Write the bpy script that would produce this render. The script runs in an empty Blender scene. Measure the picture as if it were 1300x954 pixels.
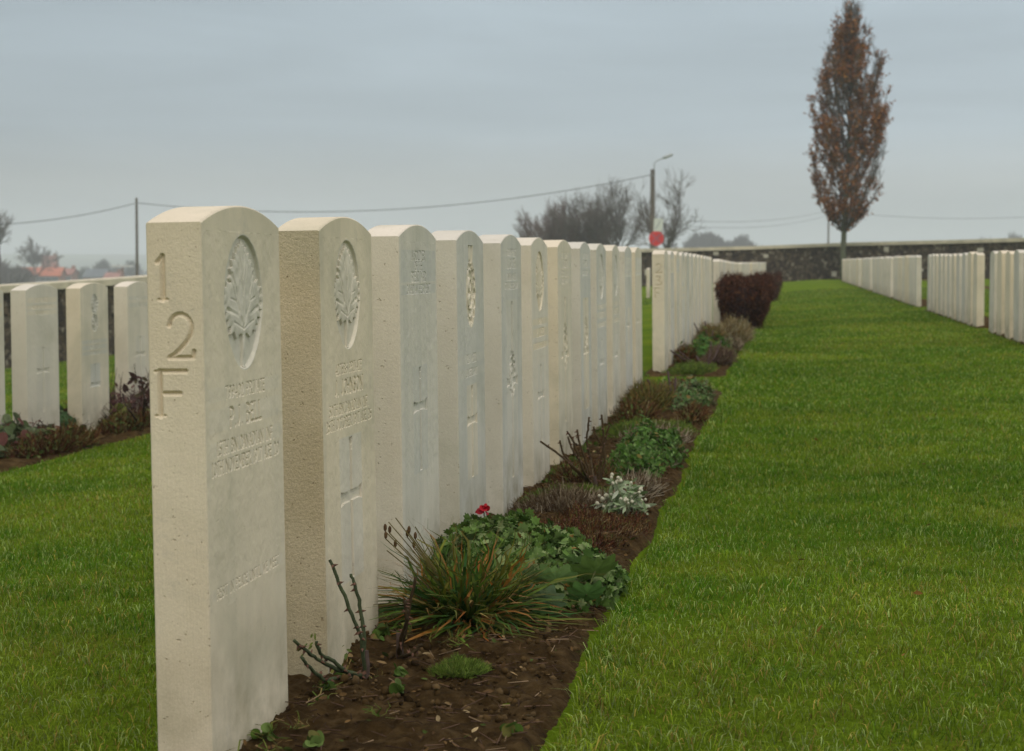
import bpy, math, random
import numpy as np
from mathutils import Vector

R = math.radians
scene = bpy.context.scene
col = scene.collection
rng = np.random.default_rng(7)
random.seed(7)

# ------------------------------------------------------------------ camera
F = 2245.0                                   # focal length in photo pixels (1300 wide)
YAW, PITCH, EYE = R(8.86), R(2.45), 0.726
cam_d = bpy.data.cameras.new('camera'); cam = bpy.data.objects.new('camera', cam_d)
col.objects.link(cam); scene.camera = cam
cam.location = (0, 0, EYE); cam.rotation_euler = (R(90) - PITCH, 0, YAW)
cam_d.sensor_width = 36; cam_d.lens = F / 1300 * 36
cam_d.shift_y = -45 / 1300
cam_d.clip_start = 0.05; cam_d.clip_end = 9000
cam_d.dof.use_dof = True; cam_d.dof.focus_distance = 3.5
cam_d.dof.aperture_fstop = 10.0

# ------------------------------------------------------------------ world, sun, exposure
SUN_EL, SUN_AZ = R(48), R(172)               # azimuth clockwise from +Y: behind the camera
world = bpy.data.worlds.new('World'); scene.world = world; world.use_nodes = True
nt = world.node_tree; nt.nodes.clear()
def N(t, typ, **kw):
    n = t.nodes.new(typ)
    for k, v in kw.items(): setattr(n, k, v)
    return n
out = N(nt, 'ShaderNodeOutputWorld'); bg = N(nt, 'ShaderNodeBackground'); bg.inputs[1].default_value = 0.1
sky = N(nt, 'ShaderNodeTexSky'); sky.sky_type = 'NISHITA'; sky.sun_disc = False
sky.sun_elevation = SUN_EL; sky.sun_rotation = SUN_AZ; sky.dust_density = 4
tc = N(nt, 'ShaderNodeTexCoord'); sep = N(nt, 'ShaderNodeSeparateXYZ')
nt.links.new(tc.outputs['Generated'], sep.inputs[0])
ramp = N(nt, 'ShaderNodeValToRGB')
nt.links.new(sep.outputs[2], ramp.inputs[0])
els = ramp.color_ramp.elements
SKY = [(0.0, (.40, .45, .465)), (.045, (.425, .463, .470)), (.075, (.402, .474, .525)), (.14, (.442, .526, .585)),
       (.32, (.62, .67, .69)), (.65, (1.0, 1.03, 1.03)), (1.0, (1.25, 1.27, 1.25))]
while len(els) < len(SKY): els.new(0.5)
for e, (p, c) in zip(els, SKY): e.position = p; e.color = (c[0], c[1], c[2], 1)
mp = N(nt, 'ShaderNodeMapping'); mp.inputs['Scale'].default_value = (1.6, 1.6, 13)
nt.links.new(tc.outputs['Generated'], mp.inputs[0])
cn = N(nt, 'ShaderNodeTexNoise'); cn.inputs['Scale'].default_value = 1.7; cn.inputs['Detail'].default_value = 6
cn.inputs['Roughness'].default_value = .5; cn.inputs['Distortion'].default_value = .4
nt.links.new(mp.outputs[0], cn.inputs[0])
cr = N(nt, 'ShaderNodeMapRange'); cr.inputs[1].default_value = .3; cr.inputs[2].default_value = .7
cr.inputs[3].default_value = .86; cr.inputs[4].default_value = 1.14
nt.links.new(cn.outputs[0], cr.inputs[0])
azm = N(nt, 'ShaderNodeMapRange'); azm.inputs[1].default_value = -.42; azm.inputs[2].default_value = .12; azm.inputs[3].default_value = .92; azm.inputs[4].default_value = 1.17
nt.links.new(sep.outputs[0], azm.inputs[0])
am_ = N(nt, 'ShaderNodeMath', operation='MULTIPLY'); nt.links.new(cr.outputs[0], am_.inputs[0]); nt.links.new(azm.outputs[0], am_.inputs[1])
mul = N(nt, 'ShaderNodeVectorMath', operation='SCALE')
nt.links.new(ramp.outputs[0], mul.inputs[0]); nt.links.new(am_.outputs[0], mul.inputs[3])
mul2 = N(nt, 'ShaderNodeVectorMath', operation='SCALE'); mul2.inputs[3].default_value = 10.0
nt.links.new(mul.outputs[0], mul2.inputs[0])
mix = N(nt, 'ShaderNodeMix', data_type='RGBA'); mix.inputs[0].default_value = .93
nt.links.new(sky.outputs[0], mix.inputs[6]); nt.links.new(mul2.outputs[0], mix.inputs[7])
nt.links.new(mix.outputs[2], bg.inputs[0]); nt.links.new(bg.outputs[0], out.inputs[0])

sd = bpy.data.lights.new('sun', 'SUN'); so = bpy.data.objects.new('sun', sd); col.objects.link(so)
sd.energy = 0.95; sd.angle = R(35); sd.color = (1, .93, .82)
sv = Vector((math.sin(SUN_AZ) * math.cos(SUN_EL), math.cos(SUN_AZ) * math.cos(SUN_EL), math.sin(SUN_EL)))
so.rotation_euler = (-sv).to_track_quat('-Z', 'Y').to_euler(); so.location = (0, -5, 12)
scene.view_settings.view_transform = 'Standard'; scene.view_settings.look = 'None'
scene.view_settings.exposure = 0; scene.view_settings.gamma = 1
scene.cycles.volume_bounces = 1
scene.cycles.max_bounces = 6; scene.cycles.diffuse_bounces = 3

# ------------------------------------------------------------------ helpers
def sm(a, b, x):
    t = np.clip((np.asarray(x, float) - a) / (b - a), 0, 1); return t * t * (3 - 2 * t)

def _h(i, j, k, s):
    n = (i.astype(np.int64) * 374761393 + j.astype(np.int64) * 668265263 + k.astype(np.int64) * 2147483647 + s * 1274126177)
    n = (n ^ (n >> 13)) * 1274126177; n = n ^ (n >> 16)
    return (n & 0xffffff) / float(0xffffff)

def vnoise(x, y, z=0.0, s=0):
    x, y, z = np.broadcast_arrays(np.asarray(x, float), np.asarray(y, float), np.asarray(z, float))
    i, j, k = np.floor(x), np.floor(y), np.floor(z); u, v, w = x - i, y - j, z - k
    u, v, w = u * u * (3 - 2 * u), v * v * (3 - 2 * v), w * w * (3 - 2 * w)
    r = 0
    for a in (0, 1):
        for b in (0, 1):
            for c in (0, 1):
                r = r + _h(i + a, j + b, k + c, s) * (u if a else 1 - u) * (v if b else 1 - v) * (w if c else 1 - w)
    return r * 2 - 1

def fbm(x, y, z=0.0, o=4, s=0):
    r = 0; a = 1.0; f = 1.0
    for q in range(o):
        r = r + a * vnoise(np.asarray(x) * f + 17.3 * q, np.asarray(y) * f - 5.1 * q, np.asarray(z) * f, s + q); a *= .5; f *= 2.03
    return r

def gz(x, y):
    """height of the ground"""
    x = np.asarray(x, float); y = np.asarray(y, float)
    d = np.clip(-.8 - x, 0, 22)
    z = -.055 * d ** 1.18 * (1 - .62 * sm(34, 72, y))
    z = z - .085 * sm(12, 30, y) * sm(1.2, -.4, x)
    z = z + .0012 * np.clip(y - 5, 0, 70) + .014 * np.clip(x, 0, 10)
    r = np.hypot(x, y)
    z = z - .0115 * np.clip(r - 82, 0, 700) * sm(80, 120, r) + 27 * sm(1300, 3000, r)
    z = z + 1.2 * sm(150, 400, r) * fbm(x / 260, y / 260, 0, 2, 3)
    return z

def g1(x, y): return float(gz(x, y))

def at(px, py, Z):
    """the world point seen at photo pixel (px, py), Z metres in front of the camera"""
    X = (px - 650) / F * Z
    up = (336 - py) / F * Z
    return np.array([X * math.cos(YAW) - Z * math.sin(YAW), X * math.sin(YAW) + Z * math.cos(YAW), EYE + up])

def gp(px, py):
    Z = F * EYE / (py - 336)
    for _ in range(12):
        p = at(px, py, Z); Z = F * (EYE - g1(p[0], p[1])) / (py - 336)
    return at(px, py, Z)

def link(name, data, parent=None):
    o = bpy.data.objects.new(name, data); col.objects.link(o)
    if parent: o.parent = parent
    return o

def empty(name, loc=(0, 0, 0), rz=0):
    o = link(name, None); o.location = loc; o.rotation_euler = (0, 0, rz); o.empty_display_size = .1
    return o

def tag(o, label=None, cat=None, group=None, kind=None):
    if label: o['label'] = label
    if cat: o['category'] = cat
    if group: o['group'] = group
    if kind: o['kind'] = kind
    return o

def mesh_np(name, V, F3=None, F4=None, mats=(), midx=None, colr=None, smooth=False):
    me = bpy.data.meshes.new(name)
    V = np.asarray(V, np.float32).reshape(-1, 3)
    F3 = np.zeros((0, 3), np.int32) if F3 is None else np.asarray(F3, np.int32).reshape(-1, 3)
    F4 = np.zeros((0, 4), np.int32) if F4 is None else np.asarray(F4, np.int32).reshape(-1, 4)
    n3, n4 = len(F3), len(F4)
    me.vertices.add(len(V)); me.vertices.foreach_set('co', V.ravel())
    me.loops.add(n3 * 3 + n4 * 4)
    me.loops.foreach_set('vertex_index', np.concatenate([F3.ravel(), F4.ravel()]).astype(np.int32))
    me.polygons.add(n3 + n4)
    st = np.concatenate([np.arange(n3) * 3, n3 * 3 + np.arange(n4) * 4]).astype(np.int32)
    me.polygons.foreach_set('loop_start', st)
    me.polygons.foreach_set('loop_total', np.concatenate([np.full(n3, 3), np.full(n4, 4)]).astype(np.int32))
    for m in mats: me.materials.append(m)
    if midx is not None: me.polygons.foreach_set('material_index', np.asarray(midx, np.int32))
    me.polygons.foreach_set('use_smooth', np.full(n3 + n4, smooth, bool))
    if colr is not None:
        a = me.color_attributes.new('Col', 'FLOAT_COLOR', 'POINT')
        c = np.ones((len(V), 4), np.float32); c[:, :3] = colr; a.data.foreach_set('color', c.ravel())
    me.update(calc_edges=True); me.validate(clean_customdata=False)
    return me

class MB:
    """collects pieces of one mesh"""
    def __init__(s): s.V = []; s.A = []; s.B = []; s.C = []; s.n = 0
    def add(s, V, F3=None, F4=None, c=(1, 1, 1)):
        V = np.asarray(V, float).reshape(-1, 3)
        if F3 is not None and len(F3): s.A.append(np.asarray(F3, int).reshape(-1, 3) + s.n)
        if F4 is not None and len(F4): s.B.append(np.asarray(F4, int).reshape(-1, 4) + s.n)
        s.V.append(V); s.C.append(np.broadcast_to(np.asarray(c, float), V.shape)); s.n += len(V); return s
    def box(s, a, b, c=(1, 1, 1)):
        (x0, y0, z0), (x1, y1, z1) = a, b
        V = [(x0, y0, z0), (x1, y0, z0), (x1, y1, z0), (x0, y1, z0), (x0, y0, z1), (x1, y0, z1), (x1, y1, z1), (x0, y1, z1)]
        return s.add(V, None, [(3, 2, 1, 0), (4, 5, 6, 7), (0, 1, 5, 4), (1, 2, 6, 5), (2, 3, 7, 6), (3, 0, 4, 7)], c)
    def segs(s, A, B, ra, rb, n=4, c=(1, 1, 1)):
        A = np.asarray(A, float).reshape(-1, 3); B = np.asarray(B, float).reshape(-1, 3); m = len(A)
        ra = np.broadcast_to(ra, m); rb = np.broadcast_to(rb, m)
        d = B - A; d /= np.linalg.norm(d, axis=1)[:, None] + 1e-9
        t = np.where(np.abs(d[:, 2:3]) > .9, [[1, 0, 0]], [[0, 0, 1]])
        u = np.cross(d, t); u /= np.linalg.norm(u, axis=1)[:, None] + 1e-9; v = np.cross(d, u)
        an = np.arange(n) * 2 * math.pi / n
        ring = u[:, None] * np.cos(an)[None, :, None] + v[:, None] * np.sin(an)[None, :, None]
        V = np.concatenate([A[:, None] + ring * ra[:, None, None], B[:, None] + ring * rb[:, None, None]], 1)
        k = np.arange(n); q = np.stack([k, (k + 1) % n, n + (k + 1) % n, n + k], 1)
        Fq = (np.arange(m) * 2 * n)[:, None, None] + q[None]
        cc = np.asarray(c, float)
        if cc.ndim == 2: cc = np.repeat(cc, 2 * n, 0)
        return s.add(V, None, Fq, cc)
    def tube(s, P, r, n=8, c=(1, 1, 1), cap=True):
        P = np.asarray(P, float); m = len(P); r = np.broadcast_to(r, m)
        T = np.gradient(P, axis=0); T /= np.linalg.norm(T, axis=1)[:, None] + 1e-9
        ref = np.array([0, 0, 1.]) if abs(T[0, 2]) < .9 else np.array([1., 0, 0])
        u = np.cross(T, ref); u /= np.linalg.norm(u, axis=1)[:, None] + 1e-9; v = np.cross(T, u)
        an = np.arange(n) * 2 * math.pi / n
        V = P[:, None] + (u[:, None] * np.cos(an)[None, :, None] + v[:, None] * np.sin(an)[None, :, None]) * r[:, None, None]
        V = V.reshape(-1, 3); Q = []
        for i in range(m - 1):
            for k in range(n): Q.append((i * n + k, i * n + (k + 1) % n, (i + 1) * n + (k + 1) % n, (i + 1) * n + k))
        Tt = []
        if cap:
            V = np.concatenate([V, P[:1], P[-1:]]); a = m * n
            for k in range(n): Tt += [(a, (k + 1) % n, k), (a + 1, (m - 1) * n + k, (m - 1) * n + (k + 1) % n)]
        return s.add(V, Tt, Q, c)
    def mesh(s, name, mat, smooth=False):
        mats = mat if isinstance(mat, (list, tuple)) else [mat]
        return mesh_np(name, np.concatenate(s.V), np.concatenate(s.A) if s.A else None,
                       np.concatenate(s.B) if s.B else None, mats, None, np.concatenate(s.C), smooth)
    def build(s, name, mat, parent=None, smooth=False): return link(name, s.mesh(name, mat, smooth), parent)

# ------------------------------------------------------------------ materials
def mat_new(name):
    m = bpy.data.materials.new(name); m.use_nodes = True; t = m.node_tree
    return m, t, t.nodes['Principled BSDF']

def L(t, a, b): t.links.new(a, b)

def noise(t, vec, scale, detail=4, rough=.5, dist=0):
    n = N(t, 'ShaderNodeTexNoise'); n.inputs['Scale'].default_value = scale; n.inputs['Detail'].default_value = detail
    n.inputs['Roughness'].default_value = rough; n.inputs['Distortion'].default_value = dist
    if vec is not None: L(t, vec, n.inputs['Vector'])
    return n.outputs['Fac']

def rampn(t, fac, stops):
    r = N(t, 'ShaderNodeValToRGB'); e = r.color_ramp.elements
    while len(e) < len(stops): e.new(.5)
    for q, (p, c) in zip(e, stops): q.position = p; q.color = (*c, 1) if len(c) == 3 else c
    L(t, fac, r.inputs[0]); return r.outputs[0]

def mixc(t, fac, a, b, mode='MIX'):
    m = N(t, 'ShaderNodeMix', data_type='RGBA', blend_type=mode)
    for s_, v in ((0, fac), (6, a), (7, b)):
        if hasattr(v, 'links'): L(t, v, m.inputs[s_])
        elif isinstance(v, (int, float)): m.inputs[s_].default_value = v
        else: m.inputs[s_].default_value = (*v, 1)
    return m.outputs[2]

def bump(t, h, strength, dist, bs, prev=None):
    b = N(t, 'ShaderNodeBump'); b.inputs['Strength'].default_value = strength; b.inputs['Distance'].default_value = dist
    L(t, h, b.inputs['Height'])
    if prev is not None: L(t, prev, b.inputs['Normal'])
    L(t, b.outputs[0], bs.inputs['Normal']); return b.outputs[0]

def simple(name, c, rough=.7, var=.25, scale=8, spec=.3, metal=0, b=0):
    m, t, bs = mat_new(name); o = N(t, 'ShaderNodeTexCoord').outputs['Object']
    f = noise(t, o, scale, 5)
    lo = tuple(v * (1 - var) for v in c); hi = tuple(min(1, v * (1 + var)) for v in c)
    L(t, rampn(t, f, [(.3, lo), (.7, hi)]), bs.inputs['Base Color'])
    bs.inputs['Roughness'].default_value = rough; bs.inputs['Specular IOR Level'].default_value = spec
    bs.inputs['Metallic'].default_value = metal
    if b: bump(t, f, .6, b, bs)
    return m

def attr_mat(name, rough=.6, spec=.3, trans=0.0, nscale=0, nvar=.2):
    m, t, bs = mat_new(name); a = N(t, 'ShaderNodeAttribute'); a.attribute_name = 'Col'
    c = a.outputs['Color']
    if nscale:
        f = noise(t, N(t, 'ShaderNodeTexCoord').outputs['Object'], nscale, 4)
        c = mixc(t, 1.0, c, rampn(t, f, [(.3, (1 - nvar,) * 3), (.7, (1 + nvar,) * 3)]), 'MULTIPLY')
    L(t, c, bs.inputs['Base Color'])
    bs.inputs['Roughness'].default_value = rough; bs.inputs['Specular IOR Level'].default_value = spec
    if trans:
        tr = N(t, 'ShaderNodeBsdfTranslucent'); L(t, c, tr.inputs[0])
        ms = N(t, 'ShaderNodeMixShader'); ms.inputs[0].default_value = trans
        L(t, bs.outputs[0], ms.inputs[1]); L(t, tr.outputs[0], ms.inputs[2])
        L(t, ms.outputs[0], t.nodes['Material Output'].inputs[0])
    return m

def stone_mat(name, base, warm, streak, pit, pitd, spot, algae=.35):
    """limestone: per-object tint, blotches, vertical weather streaks, shell pits"""
    m, t, bs = mat_new(name)
    tcn = N(t, 'ShaderNodeTexCoord'); oi = N(t, 'ShaderNodeObjectInfo')
    add = N(t, 'ShaderNodeVectorMath', operation='ADD'); L(t, tcn.outputs['Object'], add.inputs[0])
    sc = N(t, 'ShaderNodeVectorMath', operation='SCALE'); L(t, oi.outputs['Location'], sc.inputs[0]); sc.inputs[3].default_value = 1.7
    L(t, sc.outputs[0], add.inputs[1]); o = add.outputs[0]
    c = rampn(t, noise(t, o, 5, 6, .6), [(.3, base), (.72, warm)])
    tint = rampn(t, oi.outputs['Random'], [(0, (.90, .93, .97)), (.5, (1, 1, 1)), (1, (1.05, 1.0, .90))])
    c = mixc(t, 1.0, c, tint, 'MULTIPLY')
    # vertical run-off streaks
    mpn = N(t, 'ShaderNodeMapping'); mpn.inputs['Scale'].default_value = (22, 22, .9); L(t, o, mpn.inputs[0])
    st = noise(t, mpn.outputs[0], 1.0, 4, .6)
    c = mixc(t, streak, c, rampn(t, st, [(.34, (.76, .79, .79)), (.58, (1.02, 1.01, 1.0))]), 'MULTIPLY')
    # algae near the foot and soil splash
    sp = N(t, 'ShaderNodeSeparateXYZ'); L(t, tcn.outputs['Object'], sp.inputs[0])
    low = N(t, 'ShaderNodeMapRange'); low.inputs[1].default_value = .02; low.inputs[2].default_value = .24
    low.inputs[3].default_value = 1; low.inputs[4].default_value = 0; L(t, sp.outputs[2], low.inputs[0])
    an = N(t, 'ShaderNodeMath', operation='MULTIPLY'); L(t, low.outputs[0], an.inputs[0])
    L(t, rampn(t, noise(t, o, 9, 6, .65), [(.35, (0, 0, 0)), (.65, (1, 1, 1))]), an.inputs[1])
    am = N(t, 'ShaderNodeMath', operation='MULTIPLY'); L(t, an.outputs[0], am.inputs[0]); am.inputs[1].default_value = algae * 1.6
    c = mixc(t, am.outputs[0], c, (.24, .2, .11))
    # greenish and grey weather stains with a shape of their own
    b1 = rampn(t, noise(t, o, 2.6, 7, .62, .6), [(.52, (0, 0, 0)), (.70, (1, 1, 1))])
    bm = N(t, 'ShaderNodeMath', operation='MULTIPLY'); L(t, b1, bm.inputs[0]); bm.inputs[1].default_value = .38
    c = mixc(t, bm.outputs[0], c, (.36, .345, .24))
    b2 = rampn(t, noise(t, o, 11, 8, .72), [(.60, (0, 0, 0)), (.74, (1, 1, 1))])
    bm2 = N(t, 'ShaderNodeMath', operation='MULTIPLY'); L(t, b2, bm2.inputs[0]); bm2.inputs[1].default_value = .30
    c = mixc(t, bm2.outputs[0], c, (.30, .29, .26))
    # grain and dark shell specks
    g = noise(t, o, 420, 3, .7)
    c = mixc(t, 1.0, c, rampn(t, g, [(.3, (1 - spot,) * 3), (.7, (1 + spot * .6,) * 3)]), 'MULTIPLY')
    vo = N(t, 'ShaderNodeTexVoronoi'); vo.inputs['Scale'].default_value = 130; vo.inputs['Randomness'].default_value = 1
    nz = N(t, 'ShaderNodeTexNoise'); nz.inputs['Scale'].default_value = 60; L(t, o, nz.inputs[0])
    av = N(t, 'ShaderNodeVectorMath', operation='ADD'); L(t, o, av.inputs[0])
    s2 = N(t, 'ShaderNodeVectorMath', operation='SCALE'); s2.inputs[3].default_value = .02; L(t, nz.outputs['Color'], s2.inputs[0])
    L(t, s2.outputs[0], av.inputs[1]); L(t, av.outputs[0], vo.inputs['Vector'])
    dens = noise(t, o, 45, 2)
    sub = N(t, 'ShaderNodeMath', operation='ADD'); L(t, vo.outputs['Distance'], sub.inputs[0]); 
    dm = N(t, 'ShaderNodeMapRange'); dm.inputs[1].default_value = .45; dm.inputs[2].default_value = .65
    dm.inputs[3].default_value = .3; dm.inputs[4].default_value = -.05; L(t, dens, dm.inputs[0]); L(t, dm.outputs[0], sub.inputs[1])
    pm = rampn(t, sub.outputs[0], [(.10, (0, 0, 0)), (.24, (1, 1, 1))])
    c = mixc(t, pit, c, mixc(t, 1.0, c, rampn(t, pm, [(0, (.5, .45, .38)), (1, (1, 1, 1))]), 'MULTIPLY'))
    L(t, c, bs.inputs['Base Color']); bs.inputs['Roughness'].default_value = .88
    bs.inputs['Specular IOR Level'].default_value = .2
    n1 = bump(t, noise(t, o, 160, 5, .7), .55, pitd, bs)
    bump(t, pm, .5, pitd * 1.2, bs, n1)
    return m

M_FACE = stone_mat('limestone_face', (.66, .585, .462), (.73, .65, .52), .30, .12, .0006, .05, .45)
M_FACE2 = stone_mat('weathered_limestone_face', (.62, .572, .478), (.71, .64, .525), .42, .12, .0006, .06, .6)
M_SIDE = stone_mat('limestone_side', (.62, .537, .41), (.70, .62, .49), .12, .75, .0016, .10)
M_ROUGH = stone_mat('limestone_rough_side', (.48, .40, .275), (.60, .515, .385), .12, .8, .005, .22)
M_TOP = stone_mat('limestone_top', (.60, .53, .43), (.70, .61, .51), .0, .4, .0012, .10, 0)

# ------------------------------------------------------------------ ground
def axis(lo, hi, near0, near1, step, grow=1.16):
    a = list(np.arange(near0, near1 + 1e-6, step)); s = step
    while a[-1] < hi: s *= grow; a.append(a[-1] + s)
    s = step; b = [near0]
    while b[-1] > lo: s *= grow; b.append(b[-1] - s)
    return np.array(sorted(set(b[1:] + a)))

def grid_faces(nx, ny):
    i = np.arange(nx - 1)[:, None] * ny + np.arange(ny - 1)[None]
    return np.stack([i, i + ny, i + ny + 1, i + 1], -1).reshape(-1, 4)

gx = axis(-3200, 3200, -18, 12, .25); gy = axis(-3200, 3200, -2, 84, .4)
GX, GY = np.meshgrid(gx, gy, indexing='ij')
m, t, bs = mat_new('lawn_ground')
pos = N(t, 'ShaderNodeNewGeometry').outputs['Position']
c1 = rampn(t, noise(t, pos, 1.1, 6, .6), [(.3, (.086, .145, .005)), (.52, (.110, .172, .007)), (.72, (.165, .195, .016))])
c2 = rampn(t, noise(t, pos, 70, 4, .7), [(.3, (.62, .62, .62)), (.7, (1.3, 1.3, 1.3))])
c1 = mixc(t, 1.0, c1, c2, 'MULTIPLY')
mpn = N(t, 'ShaderNodeMapping'); mpn.inputs['Scale'].default_value = (.25, 1.0, 1); L(t, pos, mpn.inputs[0])
c1 = mixc(t, 1.0, c1, rampn(t, noise(t, mpn.outputs[0], .9, 3), [(.35, (.82, .86, .85)), (.65, (1.18, 1.1, 1.12))]), 'MULTIPLY')
# fields beyond the wall: a patchwork of grass, plough and stubble
vo = N(t, 'ShaderNodeTexVoronoi'); vo.inputs['Scale'].default_value = .0055; L(t, pos, vo.inputs['Vector'])
sx = N(t, 'ShaderNodeSeparateColor'); L(t, vo.outputs['Color'], sx.inputs[0])
fld = rampn(t, sx.outputs[0], [(0, (.10, .14, .04)), (.35, (.13, .17, .06)), (.5, (.12, .095, .06)), (.75, (.09, .15, .04)), (1, (.2, .19, .1))])
ln = N(t, 'ShaderNodeVectorMath', operation='LENGTH'); L(t, pos, ln.inputs[0])
mr = N(t, 'ShaderNodeMapRange'); mr.inputs[1].default_value = 100; mr.inputs[2].default_value = 130; L(t, ln.outputs['Value'], mr.inputs[0])
L(t, mixc(t, mr.outputs[0], c1, fld), bs.inputs['Base Color'])
bs.inputs['Roughness'].default_value = 1; bs.inputs['Specular IOR Level'].default_value = .02
bump(t, noise(t, pos, 55, 5, .75), .9, .03, bs)
gr = link('ground', mesh_np('ground', np.stack([GX, GY, gz(GX, GY)], -1), None, grid_faces(len(gx), len(gy)), [m], smooth=True))
tag(gr, kind='structure')

# ------------------------------------------------------------------ rows and beds
SP, SW, ST, SH, RISE = .64, .381, .080, .813, .028
ROWX = [-.79, -3.65, 2.075, 4.93]          # front planes of the rows
def near_y(i): return 2.326 + SP * i

BEDS = [(-.94, -.342, 1.2, 10.0), (-.94, -.375, 11.3, 44.0), (-.94, -.38, 45.5, 67.5),
        (-3.8, -3.27, 6.3, 13.2), (1.96, 2.5, 13.8, 18.3), (1.96, 2.5, 19.3, 26.6), (1.96, 2.5, 28.3, 68.5),
        (4.85, 5.3, 30, 69)]
def edge_wob(y, s): return .014 * vnoise(y * 2.1, s * 3.3, 0, 9) + .008 * vnoise(y * 9.0, s, 0, 4)

def in_bed(x, y, pad=0):
    r = np.zeros(np.shape(x), bool)
    for i, (a, b, c, d) in enumerate(BEDS):
        bb = b + edge_wob(y, i)
        cc = c + .12 * vnoise(x * 6, i, 0, 2); dd = d + .12 * vnoise(x * 6, i + 9.5, 0, 2)
        r |= (x > a + .06 - pad) & (x < bb + pad) & (y > cc - pad) & (y < dd + pad)
    return r

def soil_h(x, y, i):
    a, b, c, d = BEDS[i]
    bb = b + edge_wob(y, i)
    e = sm(0, .05, bb - x) * sm(0, .1, y - c) * sm(0, .1, d - y) * sm(0, .05, x - a)
    n = .5 * fbm(x * 9, y * 9, 0, 3, 21) + .32 * np.abs(fbm(x * 38, y * 38, 0, 3, 5))
    return gz(x, y) - .012 + e * (.026 + .026 * n) 

m, t, bs = mat_new('soil')
pos = N(t, 'ShaderNodeNewGeometry').outputs['Position']
c1 = rampn(t, noise(t, pos, 24, 8, .68), [(.3, (.024, .013, .004)), (.5, (.064, .037, .013)), (.72, (.135, .084, .035))])
L(t, c1, bs.inputs['Base Color']); bs.inputs['Roughness'].default_value = 1; bs.inputs['Specular IOR Level'].default_value = .06
bump(t, noise(t, pos, 130, 8, .75), 1.0, .014, bs)
M_SOIL = m
for i, (a, b, c, d) in enumerate(BEDS):
    stp = .0065 if c < 2 else (.014 if c < 12 else .05)
    ys = np.arange(c, d, stp) if c < 12 else np.concatenate([np.arange(c, min(c + 9, d), .03), np.arange(min(c + 9, d), d, .12)])
    xs = np.arange(a, b + .03, min(stp, .02))
    X, Y = np.meshgrid(xs, ys, indexing='ij')
    o = link('flower_bed', mesh_np('flower_bed', np.stack([X, Y, soil_h(X, Y, i)], -1), None, grid_faces(len(xs), len(ys)), [M_SOIL], smooth=True))
    tag(o, kind='structure')

def bedz(x, y):
    for i, (a, b, c, d) in enumerate(BEDS):
        if a <= x <= b + .03 and c <= y <= d: return float(soil_h(x, y, i))
    return g1(x, y)

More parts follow.
